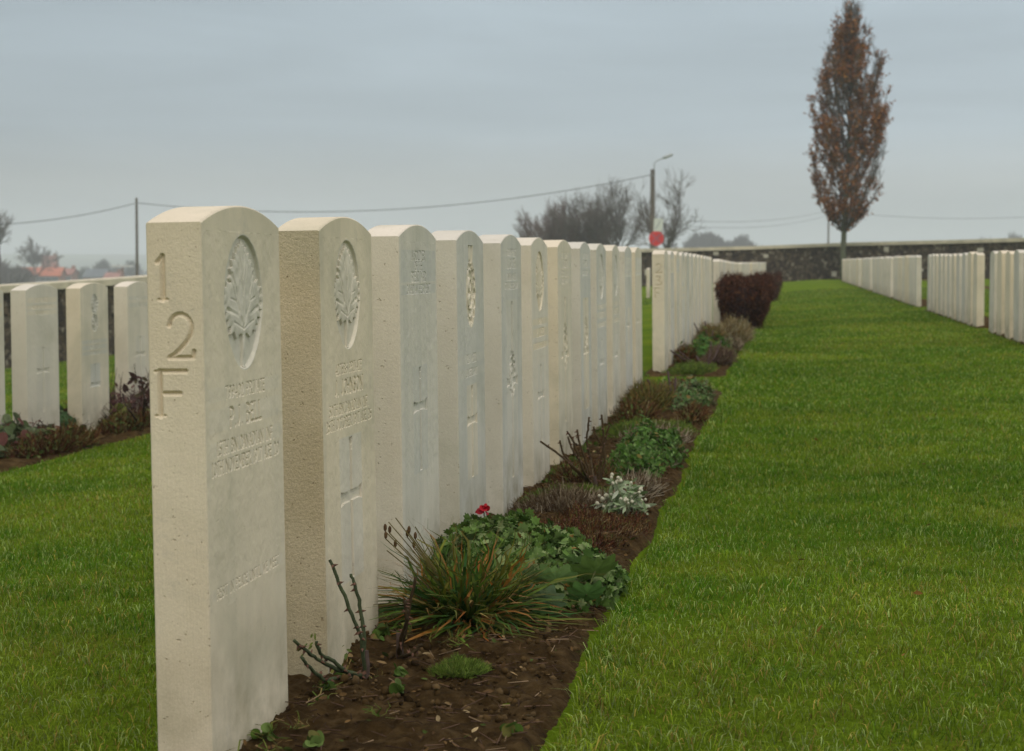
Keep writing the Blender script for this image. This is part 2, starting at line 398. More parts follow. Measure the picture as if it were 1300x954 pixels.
# ------------------------------------------------------------------ headstones
GL = {
 'A': [[(0,0),(.5,1),(1,0)],[(.2,.36),(.8,.36)]], 'B': [[(0,0),(0,1)],[(0,1),(.6,1),(.88,.88),(.88,.65),(.6,.53),(0,.53)],[(.6,.53),(1,.4),(1,.13),(.65,0),(0,0)]],
 'C': [[(1,.82),(.75,1),(.3,1),(.02,.72),(.02,.28),(.3,0),(.75,0),(1,.18)]], 'D': [[(0,0),(0,1)],[(0,1),(.6,1),(1,.7),(1,.3),(.6,0),(0,0)]],
 'E': [[(0,0),(0,1)],[(0,1),(.85,1)],[(0,.52),(.65,.52)],[(0,0),(.9,0)]], 'F': [[(0,0),(0,1)],[(0,1),(.85,1)],[(0,.5),(.65,.5)]],
 'G': [[(1,.82),(.75,1),(.3,1),(.02,.72),(.02,.28),(.3,0),(.75,0),(1,.15),(1,.45),(.65,.45)]], 'H': [[(0,0),(0,1)],[(1,0),(1,1)],[(0,.52),(1,.52)]],
 'I': [[(.5,0),(.5,1)]], 'J': [[(.7,1),(.7,.2),(.45,0),(.1,.1)]], 'K': [[(0,0),(0,1)],[(.9,1),(0,.42)],[(.25,.6),(1,0)]], 'L': [[(0,0),(0,1)],[(0,0),(.85,0)]],
 'M': [[(0,0),(.1,1),(.5,.2),(.9,1),(1,0)]], 'N': [[(0,0),(0,1),(1,0),(1,1)]], 'O': [[(.5,1),(.15,.85),(0,.5),(.15,.15),(.5,0),(.85,.15),(1,.5),(.85,.85),(.5,1)]],
 'P': [[(0,0),(0,1)],[(0,1),(.65,1),(.95,.85),(.95,.62),(.65,.47),(0,.47)]], 'R': [[(0,0),(0,1)],[(0,1),(.65,1),(.9,.85),(.9,.65),(.65,.5),(0,.5)],[(.5,.5),(1,0)]],
 'S': [[(.9,.85),(.6,1),(.25,1),(.05,.8),(.2,.58),(.8,.42),(.95,.2),(.7,0),(.3,0),(.03,.15)]], 'T': [[(.5,0),(.5,1)],[(0,1),(1,1)]],
 'U': [[(0,1),(0,.25),(.3,0),(.7,0),(1,.25),(1,1)]], 'V': [[(0,1),(.5,0),(1,1)]], 'W': [[(0,1),(.25,0),(.5,.8),(.75,0),(1,1)]], 'X': [[(0,0),(1,1)],[(0,1),(1,0)]], 'Y': [[(0,1),(.5,.5),(1,1)],[(.5,.5),(.5,0)]],
 '0': [[(.5,1),(.1,.8),(0,.5),(.1,.2),(.5,0),(.9,.2),(1,.5),(.9,.8),(.5,1)]], '1': [[(.5,0),(.5,1),(.25,.86)]],
 '2': [[(.02,.74),(.08,.86),(.2,.95),(.36,1),(.54,1),(.7,.96),(.83,.88),(.91,.77),(.92,.65),(.87,.53),(.76,.41),(.6,.29),(.4,.17),(.2,.07),(0,0)],[(0,0),(.95,0),(1,.14)]],
 '3': [[(.05,.9),(.4,1),(.8,.9),(.8,.65),(.4,.54),(.95,.4),(.95,.12),(.5,0),(.05,.12)]], '4': [[(.7,0),(.7,1),(0,.3),(1,.3)]],
 '5': [[(.9,1),(.2,1),(.12,.55),(.6,.6),(.95,.4),(.9,.12),(.5,0),(.05,.1)]], '6': [[(.9,.95),(.4,.85),(.05,.45),(.1,.12),(.5,0),(.9,.15),(.9,.45),(.5,.58),(.1,.4)]],
 '7': [[(0,1),(1,1),(.35,0)]], '8': [[(.5,.55),(.1,.72),(.2,.95),(.8,.95),(.9,.72),(.5,.55),(.03,.3),(.15,.03),(.85,.03),(.97,.3),(.5,.55)]],
 '9': [[(.1,.05),(.6,.15),(.95,.55),(.9,.88),(.5,1),(.1,.85),(.1,.55),(.5,.42),(.9,.6)]], '.': [[(.4,0),(.5,.03)]], ' ': []}
WD = {'I': .3, '.': .25, ' ': .38, 'J': .45, 'M': .95, 'W': 1.0, '1': .38, 'E': .52, 'F': .5, 'L': .52, 'O': .8, 'N': .72, 'D': .7}

def seg_depth(U, Z, D, a, b, hw, slope=1.35):
    """cut a V groove from a to b with half width hw into depth map D (only near the groove)"""
    u0, u1 = min(a[0], b[0]) - hw * 1.3, max(a[0], b[0]) + hw * 1.3
    z0, z1 = min(a[1], b[1]) - hw * 1.3, max(a[1], b[1]) + hw * 1.3
    iu = np.where((U > u0) & (U < u1))[0]; iz = np.where((Z > z0) & (Z < z1))[0]
    if len(iu) == 0 or len(iz) == 0: return
    su = slice(iu[0], iu[-1] + 1); sz = slice(iz[0], iz[-1] + 1)
    uu, zz = np.meshgrid(U[su], Z[sz], indexing='ij')
    dx, dz = b[0] - a[0], b[1] - a[1]; l2 = dx * dx + dz * dz + 1e-12
    tt = np.clip(((uu - a[0]) * dx + (zz - a[1]) * dz) / l2, 0, 1)
    d = np.hypot(uu - a[0] - tt * dx, zz - a[1] - tt * dz)
    D[su, sz] = np.minimum(D[su, sz], -np.clip(hw - d, 0, None) * slope)

def glyph(U, Z, D, ch, u, z, w, h, hw):
    for pl in GL.get(ch, []):
        P = [(u + a * w, z + b * h) for a, b in pl]
        for (a, b), (qa, qb) in zip(zip(P, P[1:]), zip(pl, pl[1:])):
            vert = abs(qb[1] - qa[1]) > .5
            seg_depth(U, Z, D, a, b, hw if vert else hw * .85)
        if ch not in '.OCGS0':
            for q in (0, -1):
                if pl[q][1] in (0, 1) and abs(pl[q][1] - pl[1 if q == 0 else -2][1]) > .3:
                    p = P[q]; seg_depth(U, Z, D, (p[0] - h * .11, p[1]), (p[0] + h * .11, p[1]), hw * .55)

def text(U, Z, D, s, zc, h, maxw=.33, hw=None, gap=.2):
    ws = [WD.get(c, .62) * h for c in s]; tot = sum(ws) + gap * h * (len(s) - 1)
    k = min(1, maxw / tot); u = SW / 2 - tot * k / 2
    hw = hw or h * .118
    for c, w in zip(s, ws):
        glyph(U, Z, D, c, u, zc - h / 2, w * k, h, hw); u += (w + gap * h) * k

LEAF = [(0,1),(.05,.90),(.11,.93),(.13,.84),(.22,.88),(.23,.76),(.34,.79),(.33,.68),(.46,.68),(.43,.57),(.56,.55),(.50,.46),(.60,.40),(.50,.34),(.64,.33),(.76,.37),(.74,.27),(.88,.26),(.81,.16),(.94,.08),
        (.82,.01),(.92,-.10),(.76,-.11),(.82,-.23),(.66,-.22),(.70,-.34),(.56,-.32),(.60,-.45),(.44,-.41),(.32,-.53),(.17,-.45),(.055,-.47),(.055,-.97)]
def inside_poly(P, x, y):
    r = np.zeros(x.shape, bool); n = len(P)
    for i in range(n):
        (x0, y0), (x1, y1) = P[i], P[(i + 1) % n]
        c = ((y0 > y) != (y1 > y)) & (x < (x1 - x0) * (y - y0) / (y1 - y0 + 1e-12) + x0); r ^= c
    return r
def poly_dist(P, x, y, closed=True):
    d = np.full(x.shape, 9.0); n = len(P)
    for i in range(n if closed else n - 1):
        (x0, y0), (x1, y1) = P[i], P[(i + 1) % n]; dx, dy = x1 - x0, y1 - y0
        tt = np.clip(((x - x0) * dx + (y - y0) * dy) / (dx * dx + dy * dy + 1e-12), 0, 1)
        d = np.minimum(d, np.hypot(x - x0 - tt * dx, y - y0 - tt * dy))
    return d

def leaf_badge(UU, ZZ, D, zc, r):
    x = (UU - SW / 2) / r; y = (ZZ - zc) / r
    ry = np.where(y > 0, 1.04, .98); rx = .95 - .14 * np.clip(-y, 0, 1)
    e = np.hypot(x / rx, y / ry)
    dep = .0055 * sm(1.02, .965, e)
    P = LEAF + [(-a, b) for a, b in LEAF[::-1]][:-1]; P = [(a * 1.08, b * 1.0 + (.0)) for a, b in P]
    ins = inside_poly(P, x, y); d = poly_dist(P, x, y)
    rel = np.where(ins, .0032 + .0014 * np.clip(d / .08, 0, 1) ** .6 + .0012 * vnoise(x * 3, y * 3, 4, 2), 0)
    for v in ([(.24, .12), (.52, .46)], [(-.24, .12), (-.52, .46)], [(.3, -.16), (.78, -.06)], [(-.3, -.16), (-.78, -.06)]):
        rel = rel - np.where(ins, .0035 * np.clip(1 - poly_dist(v, x, y, False) / .045, 0, 1) * sm(.1, .9, np.hypot(x, y)), 0)
    for v in ([(0, -.38), (0, .86)], [(0, -.35), (.62, .40)], [(0, -.35), (-.62, .40)], [(0, -.38), (.5, -.26)], [(0, -.38), (-.5, -.26)],
              [(0, .15), (.22, .62)], [(0, .15), (-.22, .62)], [(0, .4), (.14, .78)], [(0, .4), (-.14, .78)], [(.2, -.1), (.34, .25)], [(-.2, -.1), (-.34, .25)], [(.33, .05), (.62, .1)], [(-.33, .05), (-.62, .1)]):
        rel = rel - np.where(ins, .0011 * np.clip(1 - poly_dist(v, x, y, False) / .028, 0, 1), 0)
    rel = rel + np.where(ins, .0008 * vnoise(x * 7, y * 7, 0, 3), 0)
    D[:] = np.where(e < 1.02, np.minimum(D, -dep + rel * (dep > .001)), D)
    return e < 1.04

def emblem(UU, ZZ, D, zc, rx, rz, crown, seed):
    """round regimental badge: garter ring, beading, a star in the middle, a crown above"""
    x = (UU - SW / 2) / rx; y = (ZZ - zc) / rz; e = np.hypot(x, y); an = np.arctan2(y, x)
    edge = 1 + .07 * np.cos(an * 16) 
    dep = .0075 * sm(1.03, .97, e / edge)
    ring = np.exp(-((e - .78) / .07) ** 2) + np.exp(-((e - .5) / .04) ** 2)
    star = np.clip(np.cos(an * 4 + seed) * .5 + .8 - e * 1.5, 0, 1)
    rel = .0055 * np.clip(ring, 0, 1) + .006 * star + .003 * np.clip(vnoise(x * 6, y * 6, seed, 8), 0, 1)
    D[:] = np.where(e < 1.12, np.minimum(D, -dep + rel * (dep > .002)), D)
    mk = e < 1.14
    if crown:
        cz = zc + rz * 1.32; cx = x * 1.8; cy = (ZZ - cz) / (rz * .32); ee = np.maximum(np.abs(cx) * (1.15 - .2 * cy), np.abs(cy))
        dp = .006 * sm(1.05, .9, ee); rl = .005 * np.clip(np.cos(cx * 7) * .5 + .5, 0, 1) * sm(1, .6, ee)
        D[:] = np.where(ee < 1.1, np.minimum(D, -dp + rl * (dp > .002)), D); mk |= ee < 1.12
    return mk

def cross_cut(UU, ZZ, D, zt, za, zb, w=.15, sh=.0075, ah=.0095, dep=.0045):
    x = UU - SW / 2
    v = (np.abs(x) < sh + .004 * np.clip(1 - np.minimum(np.abs(ZZ - zt), np.abs(ZZ - zb)) / .03, 0, 1)) & (ZZ < zt) & (ZZ > zb)
    h = (np.abs(x) < w / 2) & (np.abs(ZZ - za) < ah + .004 * np.clip(1 - (w / 2 - np.abs(x)) / .03, 0, 1))
    mk = v | h
    D[:] = np.where(mk, np.minimum(D, -dep), D)
    return (np.abs(x) < w / 2 + .004) & (ZZ < zt + .004) & (ZZ > zb - .004)

def top_z(u): 
    q = (u - SW / 2) / (SW / 2); Rr = ((SW / 2) ** 2 + RISE ** 2) / (2 * RISE)
    return SH - Rr + np.sqrt(np.maximum(Rr ** 2 - (q * SW / 2) ** 2, 0))

CH = .0022
def headstone_meshes(spec, du, dz, side_digits=None, side_mat=None, face=None):
    """returns list of (name, mesh); local frame: x = normal of the inscribed face, y along the row, z up"""
    side_mat = side_mat or M_SIDE; face_m = face or (M_FACE if spec.get('seed', 1) in (1, 2, 21, 23, 6) else M_FACE2)
    U = np.linspace(CH, SW - CH, int(SW / du) + 1)
    lo, hi = spec.get('range', (.2, .78))
    zk = SH - RISE - .012
    Zr = np.concatenate([np.linspace(-.12, lo, 14)[:-1], np.arange(lo, min(hi, zk), dz), np.linspace(min(hi, zk), zk, 5)[1:] if hi < zk else [zk]])
    nt_ = 16 if hi < zk else max(10, int(.03 / dz))
    tt = np.linspace(0, 1, nt_ + 1)[1:]
    D = np.zeros((len(U), len(Zr)))
    UU, ZZ = np.meshgrid(U, Zr, indexing='ij')
    part = np.zeros(UU.shape, int)
    for (s, zc, h) in spec.get('text', []):
        text(U, Zr, D, s, zc, h); part[(np.abs(ZZ - zc) < h * .62) & (np.abs(UU - SW / 2) < .175)] = 1
    if 'cross' in spec: part[cross_cut(UU, ZZ, D, *spec['cross'])] = 2
    if 'leaf' in spec: part[leaf_badge(UU, ZZ, D, *spec['leaf'])] = 3
    for em in spec.get('emblem', []): part[emblem(UU, ZZ, D, *em)] = 3
    D = D + .00035 * fbm(UU * 60, ZZ * 60, spec.get('seed', 1), 3, 2)
    tz = top_z(U) - CH
    Zt = zk + (tz[:, None] - zk) * tt[None]
    Zall = np.concatenate([ZZ, Zt], 1); Uall = np.repeat(U[:, None], Zall.shape[1], 1)
    Dall = np.concatenate([D, np.zeros(Zt.shape)], 1); Dall[0] = Dall[-1] = 0; Dall[:, -1] = 0
    Pall = np.concatenate([part, np.zeros(Zt.shape, int)], 1)
    nu, nz_ = Uall.shape
    V = np.stack([Dall, Uall - SW / 2, Zall], -1).reshape(-1, 3)
    Fq = grid_faces(nu, nz_)
    pf = Pall.ravel()[Fq].min(1)
    outm = []
    # everything but the face: chamfer, thickness, chamfer, back
    ua = np.linspace(0, SW, nu); tzz = top_z(ua)
    outer = np.concatenate([[(0, -.12)], np.stack([ua, tzz], 1), [(SW, -.12)]])
    inner = np.concatenate([[(CH, -.12)], np.stack([U, tz], 1), [(SW - CH, -.12)]])
    lay = [(0, inner), (-CH, outer), (-(ST - CH), outer), (-ST, inner)]
    k = len(outer); W = np.concatenate([np.stack([np.full(k, x), p[:, 0] - SW / 2, p[:, 1]], 1) for x, p in lay])
    Q = []; MI = []
    for a in range(3):
        for i in range(k - 1):
            if i == 0 and a == 1 and side_digits: continue
            Q.append((a * k + i, a * k + i + 1, (a + 1) * k + i + 1, (a + 1) * k + i))
            MI.append(2 if 0 < i < k - 2 else 1)
    # back as strips down to the foot
    nb = len(W); base = np.stack([np.full(nu, -ST), U - SW / 2, np.full(nu, -.12)], 1)
    W = np.concatenate([W, base])
    for i in range(nu - 1):
        Q.append((3 * k + 1 + i, 3 * k + 2 + i, nb + i + 1, nb + i)); MI.append(0)
    face = Fq[pf == 0]
    used, inv = np.unique(face, return_inverse=True)
    Vb = V[used]; Fb = inv.reshape(-1, 4)
    VV = np.concatenate([Vb, W]); QQ = np.concatenate([Fb, np.array(Q)[:, ::-1] + len(Vb)]); MM = np.concatenate([np.zeros(len(Fb), int), MI])
    if side_digits:
        d2 = .0011
        xs = np.linspace(-CH, -(ST - CH), int(ST / d2)); zs = np.concatenate([np.linspace(-.12, .49, 20)[:-1], np.arange(.49, .765, d2), [.775, top_z(0.0)]])
        Us = xs[::-1] + ST; D2 = np.zeros((len(xs), len(zs)))          # distance from the back edge, left to right as seen
        for ch, f0, f1, z0, z1 in side_digits:
            glyph(Us, zs, D2, ch, f0 * ST, z0, (f1 - f0) * ST, z1 - z0, .0048)
        D2 = D2[::-1] * 1.0 - .0002 * np.abs(fbm(xs[:, None] * 240, zs[None] * 240, 0, 3, 6)); D2[0] = D2[-1] = 0; D2[:, -1] = 0
        XS, ZS = np.meshgrid(xs, zs, indexing='ij')
        Vs = np.stack([XS, -SW / 2 - D2 , ZS], -1).reshape(-1, 3)
        VV = np.concatenate([VV, Vs]); f2 = grid_faces(len(xs), len(zs)) ; QQ = np.concatenate([QQ, f2 + len(VV) - len(Vs)])
        MM = np.concatenate([MM, np.ones(len(f2), int)])
    me = mesh_np('headstone', VV, None, QQ, [face_m, side_mat, M_TOP], MM)
    outm.append(('headstone', me))
    for pid, nm in ((1, 'inscription'), (2, 'cross'), (3, 'badge')):
        f = Fq[pf == pid]
        if len(f):
            used, inv = np.unique(f, return_inverse=True)
            outm.append((nm, mesh_np(nm, V[used], None, inv.reshape(-1, 4), [face_m])))
    return outm

def place_stone(meshes, x, ynear, label, group=None, lean=-.014, rz=0, dz=0, tilt=0):
    me = meshes[0][1]
    yc = ynear + SW / 2
    root = link('headstone', me)
    root.location = (x, yc, g1(x, yc) + dz); root.rotation_euler = (tilt, lean, rz)
    tag(root, label, 'headstone', group)
    for nm, m_ in meshes[1:]: link(nm, m_, root)
    return root

S1 = dict(range=(.235, .775), seed=1, leaf=(.667, .097), text=[('799402 PRIVATE', .541, .018), ('P.J. BELL', .504, .027), ('15TH BN.CANADIAN INF.', .463, .0185), ('10TH NOVEMBER 1917 AGE 20', .436, .0185), ('REST IN PEACE UNTIL WE MEET', .259, .015)])
S2 = dict(range=(.12, .775), seed=2, leaf=(.668, .097), text=[('427586 PRIVATE', .537, .018), ('J. JOHNSON', .504, .026), ('50TH BN.CANADIAN INF.', .466, .0185), ('26TH OCTOBER 1917 AGE 26', .440, .0185)], cross=(.409, .302, .15, .155))
S3 = dict(range=(.25, .775), seed=3, text=[('A SOLDIER', .745, .02), ('OF THE', .722, .018), ('GREAT WAR', .699, .02), ('CANADIAN REGIMENT', .672, .018)], cross=(.502, .416, .274, .14))
S4 = dict(range=(.17, .785), seed=4, emblem=[(.652, .062, .078, True, 4)], text=[('R.H. WEBB', .487, .02), ('LANCERS 1917', .452, .018)], cross=(.417, .33, .185, .14))
S5 = dict(range=(.10, .775), seed=5, text=[('63011 PRIVATE', .76, .018), ('A. SMITH', .728, .025), ('CANADIAN INF.', .69, .018), ('6TH NOVEMBER 1917', .664, .018)], cross=(.62, .387, .106, .2, .012), emblem=[(.41, .055, .066, False, 5)])
S6 = dict(range=(.14, .775), seed=6, leaf=(.668, .095), text=[('PRIVATE', .54, .018), ('H. CARTER', .504, .025), ('27TH BN.CANADIAN INF.', .462, .018)], cross=(.40, .30, .15, .15))
S7 = dict(range=(.15, .775), seed=7, text=[('2150 SERJEANT', .757, .018), ('T. WOOD', .726, .025), ('AUSTRALIAN INF.', .69, .018), ('OCTOBER 1917', .664, .018)], cross=(.606, .40, .156, .2, .012), emblem=[(.43, .058, .085, False, 7)])
S8 = dict(range=(.15, .775), seed=8, text=[('LANCE CORPORAL', .757, .018), ('E. HARRIS', .726, .025), ('AUSTRALIAN INF.', .69, .018)], cross=(.59, .38, .15, .2, .012), emblem=[(.44, .06, .075, False, 2)])

used_label = [
 'nearest headstone, carved 1 2 F on its narrow side, maple leaf on its face',
 'second headstone, rough pitted brown side and a maple leaf over J. JOHNSON',
 'third headstone, streaked grey face with lines at the top and a small cross',
 'fourth headstone, carved crown over an oval star badge and a greenish patch beneath',
 'fifth headstone, inscription at the top and a round badge laid over a tall cross',
 'sixth headstone of the front row, carved with a maple leaf above a cross',
 'seventh headstone of the front row, badge on a tall cross, behind the pruned rose canes',
 'eighth headstone of the front row, round badge low on a tall cross',
 'ninth headstone of the front row, bluish face with a maple leaf badge',
 'tenth headstone of the front row, third from the grass gap, thin leaf badge',
 'eleventh headstone of the front row, next to last before the grass gap',
 'twelfth headstone, last of the front group beside the narrow grass gap']
digits1 = [('1', .10, .48, .678, .738), ('2', .38, .83, .597, .657), ('F', .20, .76, .516, .578)]
GFR = 'headstones in the near row along the rose bed'
sets = [headstone_meshes(S1, .0011, .0011, digits1), headstone_meshes(S2, .0013, .0013, None, M_ROUGH), headstone_meshes(S3, .002, .0015),
        headstone_meshes(S4, .002, .0015), headstone_meshes(S5, .0022, .0018), headstone_meshes(S6, .0025, .002),
        headstone_meshes(S7, .0028, .0022), headstone_meshes(S8, .003, .0024)]
lf = headstone_meshes(dict(S6, seed=11), .004, .003); tx = headstone_meshes(dict(S3, seed=12), .004, .003)
plain = headstone_meshes(dict(seed=13, range=(.74, .76)), .03, .02)
order = sets + [lf, lf, tx, tx]
leans = [-.0155, -.016, -.012, -.012, -.010, -.014, -.011, -.013, -.012, -.010, -.013, -.011]
for i in range(12):
    place_stone(order[i], ROWX[0] + (.004 if i % 3 == 1 else 0), near_y(i) + (.026 if i == 0 else 0), used_label[i], GFR, leans[i], R(random.uniform(-.5, .5)) if i else 0, 0, random.uniform(-.002, .002))

# second group of the same row
plainR = headstone_meshes(dict(seed=14, range=(.74, .76)), .03, .02, None, M_SIDE)
gl = 'headstones beyond the grass gap in the near row'
ordn = ['first', 'second', 'third', 'fourth', 'fifth', 'sixth', 'seventh', 'eighth', 'ninth', 'tenth', 'eleventh', 'twelfth']
side3 = headstone_meshes(dict(seed=15, range=(.74, .76)), .02, .02, [('2', .3, .75, .66, .72), ('3', .3, .75, .58, .64), ('F', .25, .7, .50, .56)])
for i in range(12):
    y = near_y(14.42) + SP * i
    lab = 'first headstone after the grass gap, its full narrow side showing' if i == 0 else \
        ordn[i] + ' headstone after the grass gap, slim upright strip' + (' beside the dark shrubs' if i == 11 else '')
    place_stone(side3 if i == 0 else (tx if i % 3 else lf), ROWX[0], y, lab, gl, -.008 + random.uniform(-.003, .003))
# far groups of the same row behind the dark shrubs
i0 = near_y(28.4)
for grp, (ya, n) in enumerate([(21.0, 13), (30.6, 12), (39.6, 11), (48.4, 10), (57.0, 14)]):
    for i in range(n):
        place_stone(plain, ROWX[0], ya + SP * i, ('closest headstone of the ' if i == 0 else 'pale headstone inside the ') + ['nearest', 'second', 'third', 'fourth', 'farthest'][grp] + ' cluster behind the dark shrubs',
                    'far headstones behind the dark shrubs', random.uniform(-.01, .004))

# row on the left, further down the slope
S9 = dict(seed=21, range=(.2, .775), text=[('H.G. PRICE', .735, .022), ('MACHINE GUN CORPS', .70, .018), ('OCTOBER 1917', .672, .018)], cross=(.50, .385, .19, .15))
S10 = dict(seed=22, range=(.25, .775), emblem=[(.70, .046, .05, False, 1), (.60, .046, .045, False, 3)], text=[('PRIVATE', .50, .018), ('W. GREY', .47, .022), ('CANADIAN INF.', .44, .018)], cross=(.38, .27, .26, .13))
S11 = dict(seed=23, range=(.2, .775), text=[('PRIVATE', .72, .018), ('J. ALLEN', .68, .024)], cross=(.50, .40, .2, .14))
LR = [headstone_meshes(S9, .003, .0025), headstone_meshes(S10, .003, .0025), headstone_meshes(S11, .003, .0025)]
labs = ['headstone cut by the left edge of the photo, in the row down the slope',
        'headstone with a tall thin cross, leftmost whole one in the left row',
        'headstone with two round badges one above the other, middle of the left row',
        'headstone in the left row partly hidden by the nearest headstone, rose twigs in front']
ya0 = 8.12
for i in range(4):
    place_stone(LR[(i + 2) % 3], ROWX[1], ya0 + .668 * (i - 1) + (0.04 if i == 0 else 0), labs[i], 'headstones of the row on the left', -.006)
p = at(818, 380, 50)
place_stone(plain, ROWX[1] - .1, 48.5, 'small far headstone seen through the grass gap between the two groups', 'headstones of the row on the left', 0)

# rows on the right, seen from behind
def zrow(x, px): # forward distance along the row for a photo column
    from_vp = px - 1000.
    return F * x / from_vp / 1.012
xb = ROWX[2] - ST
groups = []
def right_group(y0, y1, label, group, x=ROWX[2]):
    n = int(round((y1 - y0) / SP)) + 1
    for i in range(n):
        lb = label(i, n) if callable(label) else label
        place_stone(plain, x, y0 + SP * i, lb, group, random.uniform(-.006, .006), R(random.uniform(-.6, .6)), random.uniform(-.008, .008))
right_group(14.65, 14.65 + 5 * SP, lambda i, n: ordn[i] + ' headstone from the right edge of the photo, seen from behind', 'nearest headstones of the right hand row')
right_group(19.45, 19.45 + 10 * SP, lambda i, n: ordn[i] + ' headstone of the middle group on the right, from its near end', 'middle group of headstones of the right hand row')
cn5 = ['nearest', 'second', 'third', 'fourth', 'farthest']
for q, (a, n) in enumerate([(28.4, 10), (35.6, 12), (44.3, 9), (51.2, 11), (59.0, 13)]):
    right_group(a, a + (n - 1) * SP, lambda i, n: ('closest headstone of the ' if i == 0 else 'pale headstone inside the ') + cn5[q] + ' cluster of the long far right row', 'far headstones of the right hand row')
for y in (37.6, 38.24, 38.88, 39.52):
    place_stone(plain, ROWX[3], y, 'pale headstone of the furthest right row, in the gap by the nearest group', 'headstones of the row beyond the right hand row', 0)
for y in (60.4, 61.04, 61.68, 62.32):
    place_stone(plain, ROWX[3], y, 'pale headstone of the furthest right row, in the gap by the far group', 'headstones of the row beyond the right hand row', 0)

# ------------------------------------------------------------------ perimeter wall
ctrl = np.array([(-19.5, 16), (-16.9, 26), (-14.7, 36), (-12, 47), (-8.8, 60), (-5.2, 71.6), (-1.5, 74.5), (3, 73.5), (8.4, 67.5), (14, 57.5), (19, 46)], float)
def spline(P, n):
    P = np.vstack([2 * P[0] - P[1], P, 2 * P[-1] - P[-2]]); o = []
    for i in range(1, len(P) - 2):
        for q in np.linspace(0, 1, n, endpoint=False):
            a, b, c, d = P[i - 1:i + 3]
            o.append(.5 * ((2 * b) + (c - a) * q + (2 * a - 5 * b + 4 * c - d) * q * q + (3 * b - a - 3 * c + d) * q ** 3))
    o.append(P[-2]); return np.array(o)
wp = spline(ctrl, 14)
def ribbon(mb, P, zb, zt, ha, hb, c=(1, 1, 1)):
    T = np.gradient(P, axis=0); T /= np.linalg.norm(T, axis=1)[:, None]; Nn = np.stack([T[:, 1], -T[:, 0]], 1)  # towards the cemetery
    k = len(P); a = P + Nn * ha; b = P - Nn * hb
    V = np.concatenate([np.c_[a, zb], np.c_[a, zt], np.c_[b, zt], np.c_[b, zb]])
    Q = []
    for s_ in range(4):
        s2 = (s_ + 1) % 4
        for i in range(k - 1): Q.append((s_ * k + i, s_ * k + i + 1, s2 * k + i + 1, s2 * k + i))
    Q += [(0, k, 2 * k, 3 * k), (k - 1, 4 * k - 1, 3 * k - 1, 2 * k - 1)]
    mb.add(V, None, Q, c); return Nn
m, t, bs = mat_new('rubble_wall')
pos = N(t, 'ShaderNodeNewGeometry').outputs['Position']
vo = N(t, 'ShaderNodeTexVoronoi'); vo.inputs['Scale'].default_value = 8.5; L(t, pos, vo.inputs['Vector'])
v2 = N(t, 'ShaderNodeTexVoronoi', feature='DISTANCE_TO_EDGE'); v2.inputs['Scale'].default_value = 8.5; L(t, pos, v2.inputs['Vector'])
sx = N(t, 'ShaderNodeSeparateColor'); L(t, vo.outputs['Color'], sx.inputs[0])
cc = rampn(t, sx.outputs[0], [(0, (.035, .024, .015)), (.4, (.075, .052, .032)), (.75, (.13, .092, .056)), (.9, (.16, .125, .085)), (1, (.30, .25, .18))])
cc = mixc(t, 1.0, cc, rampn(t, noise(t, pos, 30, 5), [(.3, (.7, .7, .7)), (.7, (1.25, 1.25, 1.25))]), 'MULTIPLY')
ed = rampn(t, v2.outputs['Distance'], [(.0, (0, 0, 0)), (.10, (1, 1, 1))])
cc = mixc(t, 1.0, cc, rampn(t, ed, [(0, (.45, .42, .38)), (1, (1, 1, 1))]), 'MULTIPLY')
L(t, cc, bs.inputs['Base Color']); bs.inputs['Roughness'].default_value = .9
bump(t, ed, 1.0, .05, bs)
M_WALL = m
M_COPE = simple('coping_stone', (.60, .52, .39), .85, .18, 3, .2, 0, .004)
M_PALE = simple('pale_block', (.5, .45, .36), .85, .2, 9, .2, 0, .004)
WH = 1.5
wr = empty('perimeter_wall', (0, 0, 0)); tag(wr, 'long curved dark rubble wall with a pale stone coping closing off the cemetery', 'wall')
wz = gz(wp[:, 0], wp[:, 1]); wz = np.convolve(np.pad(wz, 6, 'edge'), np.ones(13) / 13, 'valid')
wz = wz + .16 * (1 - sm(40, 64, wp[:, 1])); mb = MB(); Nn = ribbon(mb, wp, wz - .9, wz + WH - .14, .2, .2); mb.build('masonry', M_WALL, wr)
mb = MB(); ribbon(mb, wp, wz + WH - .138, wz + WH, .27, .27); mb.build('coping', M_COPE, wr)
seglen = np.r_[0, np.cumsum(np.linalg.norm(np.diff(wp, axis=0), axis=1))]
def wall_at(s_):
    x = np.interp(s_, seglen, wp[:, 0]); y = np.interp(s_, seglen, wp[:, 1]); z = np.interp(s_, seglen, wz)
    nx = np.interp(s_, seglen, Nn[:, 0]); ny = np.interp(s_, seglen, Nn[:, 1]); l = math.hypot(nx, ny)
    return np.array([x, y]), np.array([nx, ny]) / l, z
r2 = random.Random(5)
def wall_block(s_, h, w, hh, dd):
    p, n, z = wall_at(s_); tx_ = np.array([-n[1], n[0]])
    q = p + n * .2; V = []
    for zz in (z + h - hh / 2, z + h + hh / 2):
        for a, b in ((-1, -.05), (1, -.05), (.9, dd), (-.9, dd)):
            e = q + tx_ * a * w / 2 + n * b; V.append((e[0], e[1], zz))
    mbb = MB(); mbb.add(V, None, [(3, 2, 1, 0), (4, 5, 6, 7), (0, 1, 5, 4), (1, 2, 6, 5), (2, 3, 7, 6), (3, 0, 4, 7)])
    return mbb
s_ = 22.
while s_ < seglen[-1] - 3:
    wall_block(s_, r2.uniform(.2, 1.25), r2.uniform(.10, .36), r2.uniform(.08, .24), r2.uniform(.015, .035)).build('pale_block', M_PALE, wr)
    s_ += r2.uniform(.7, 3.2)
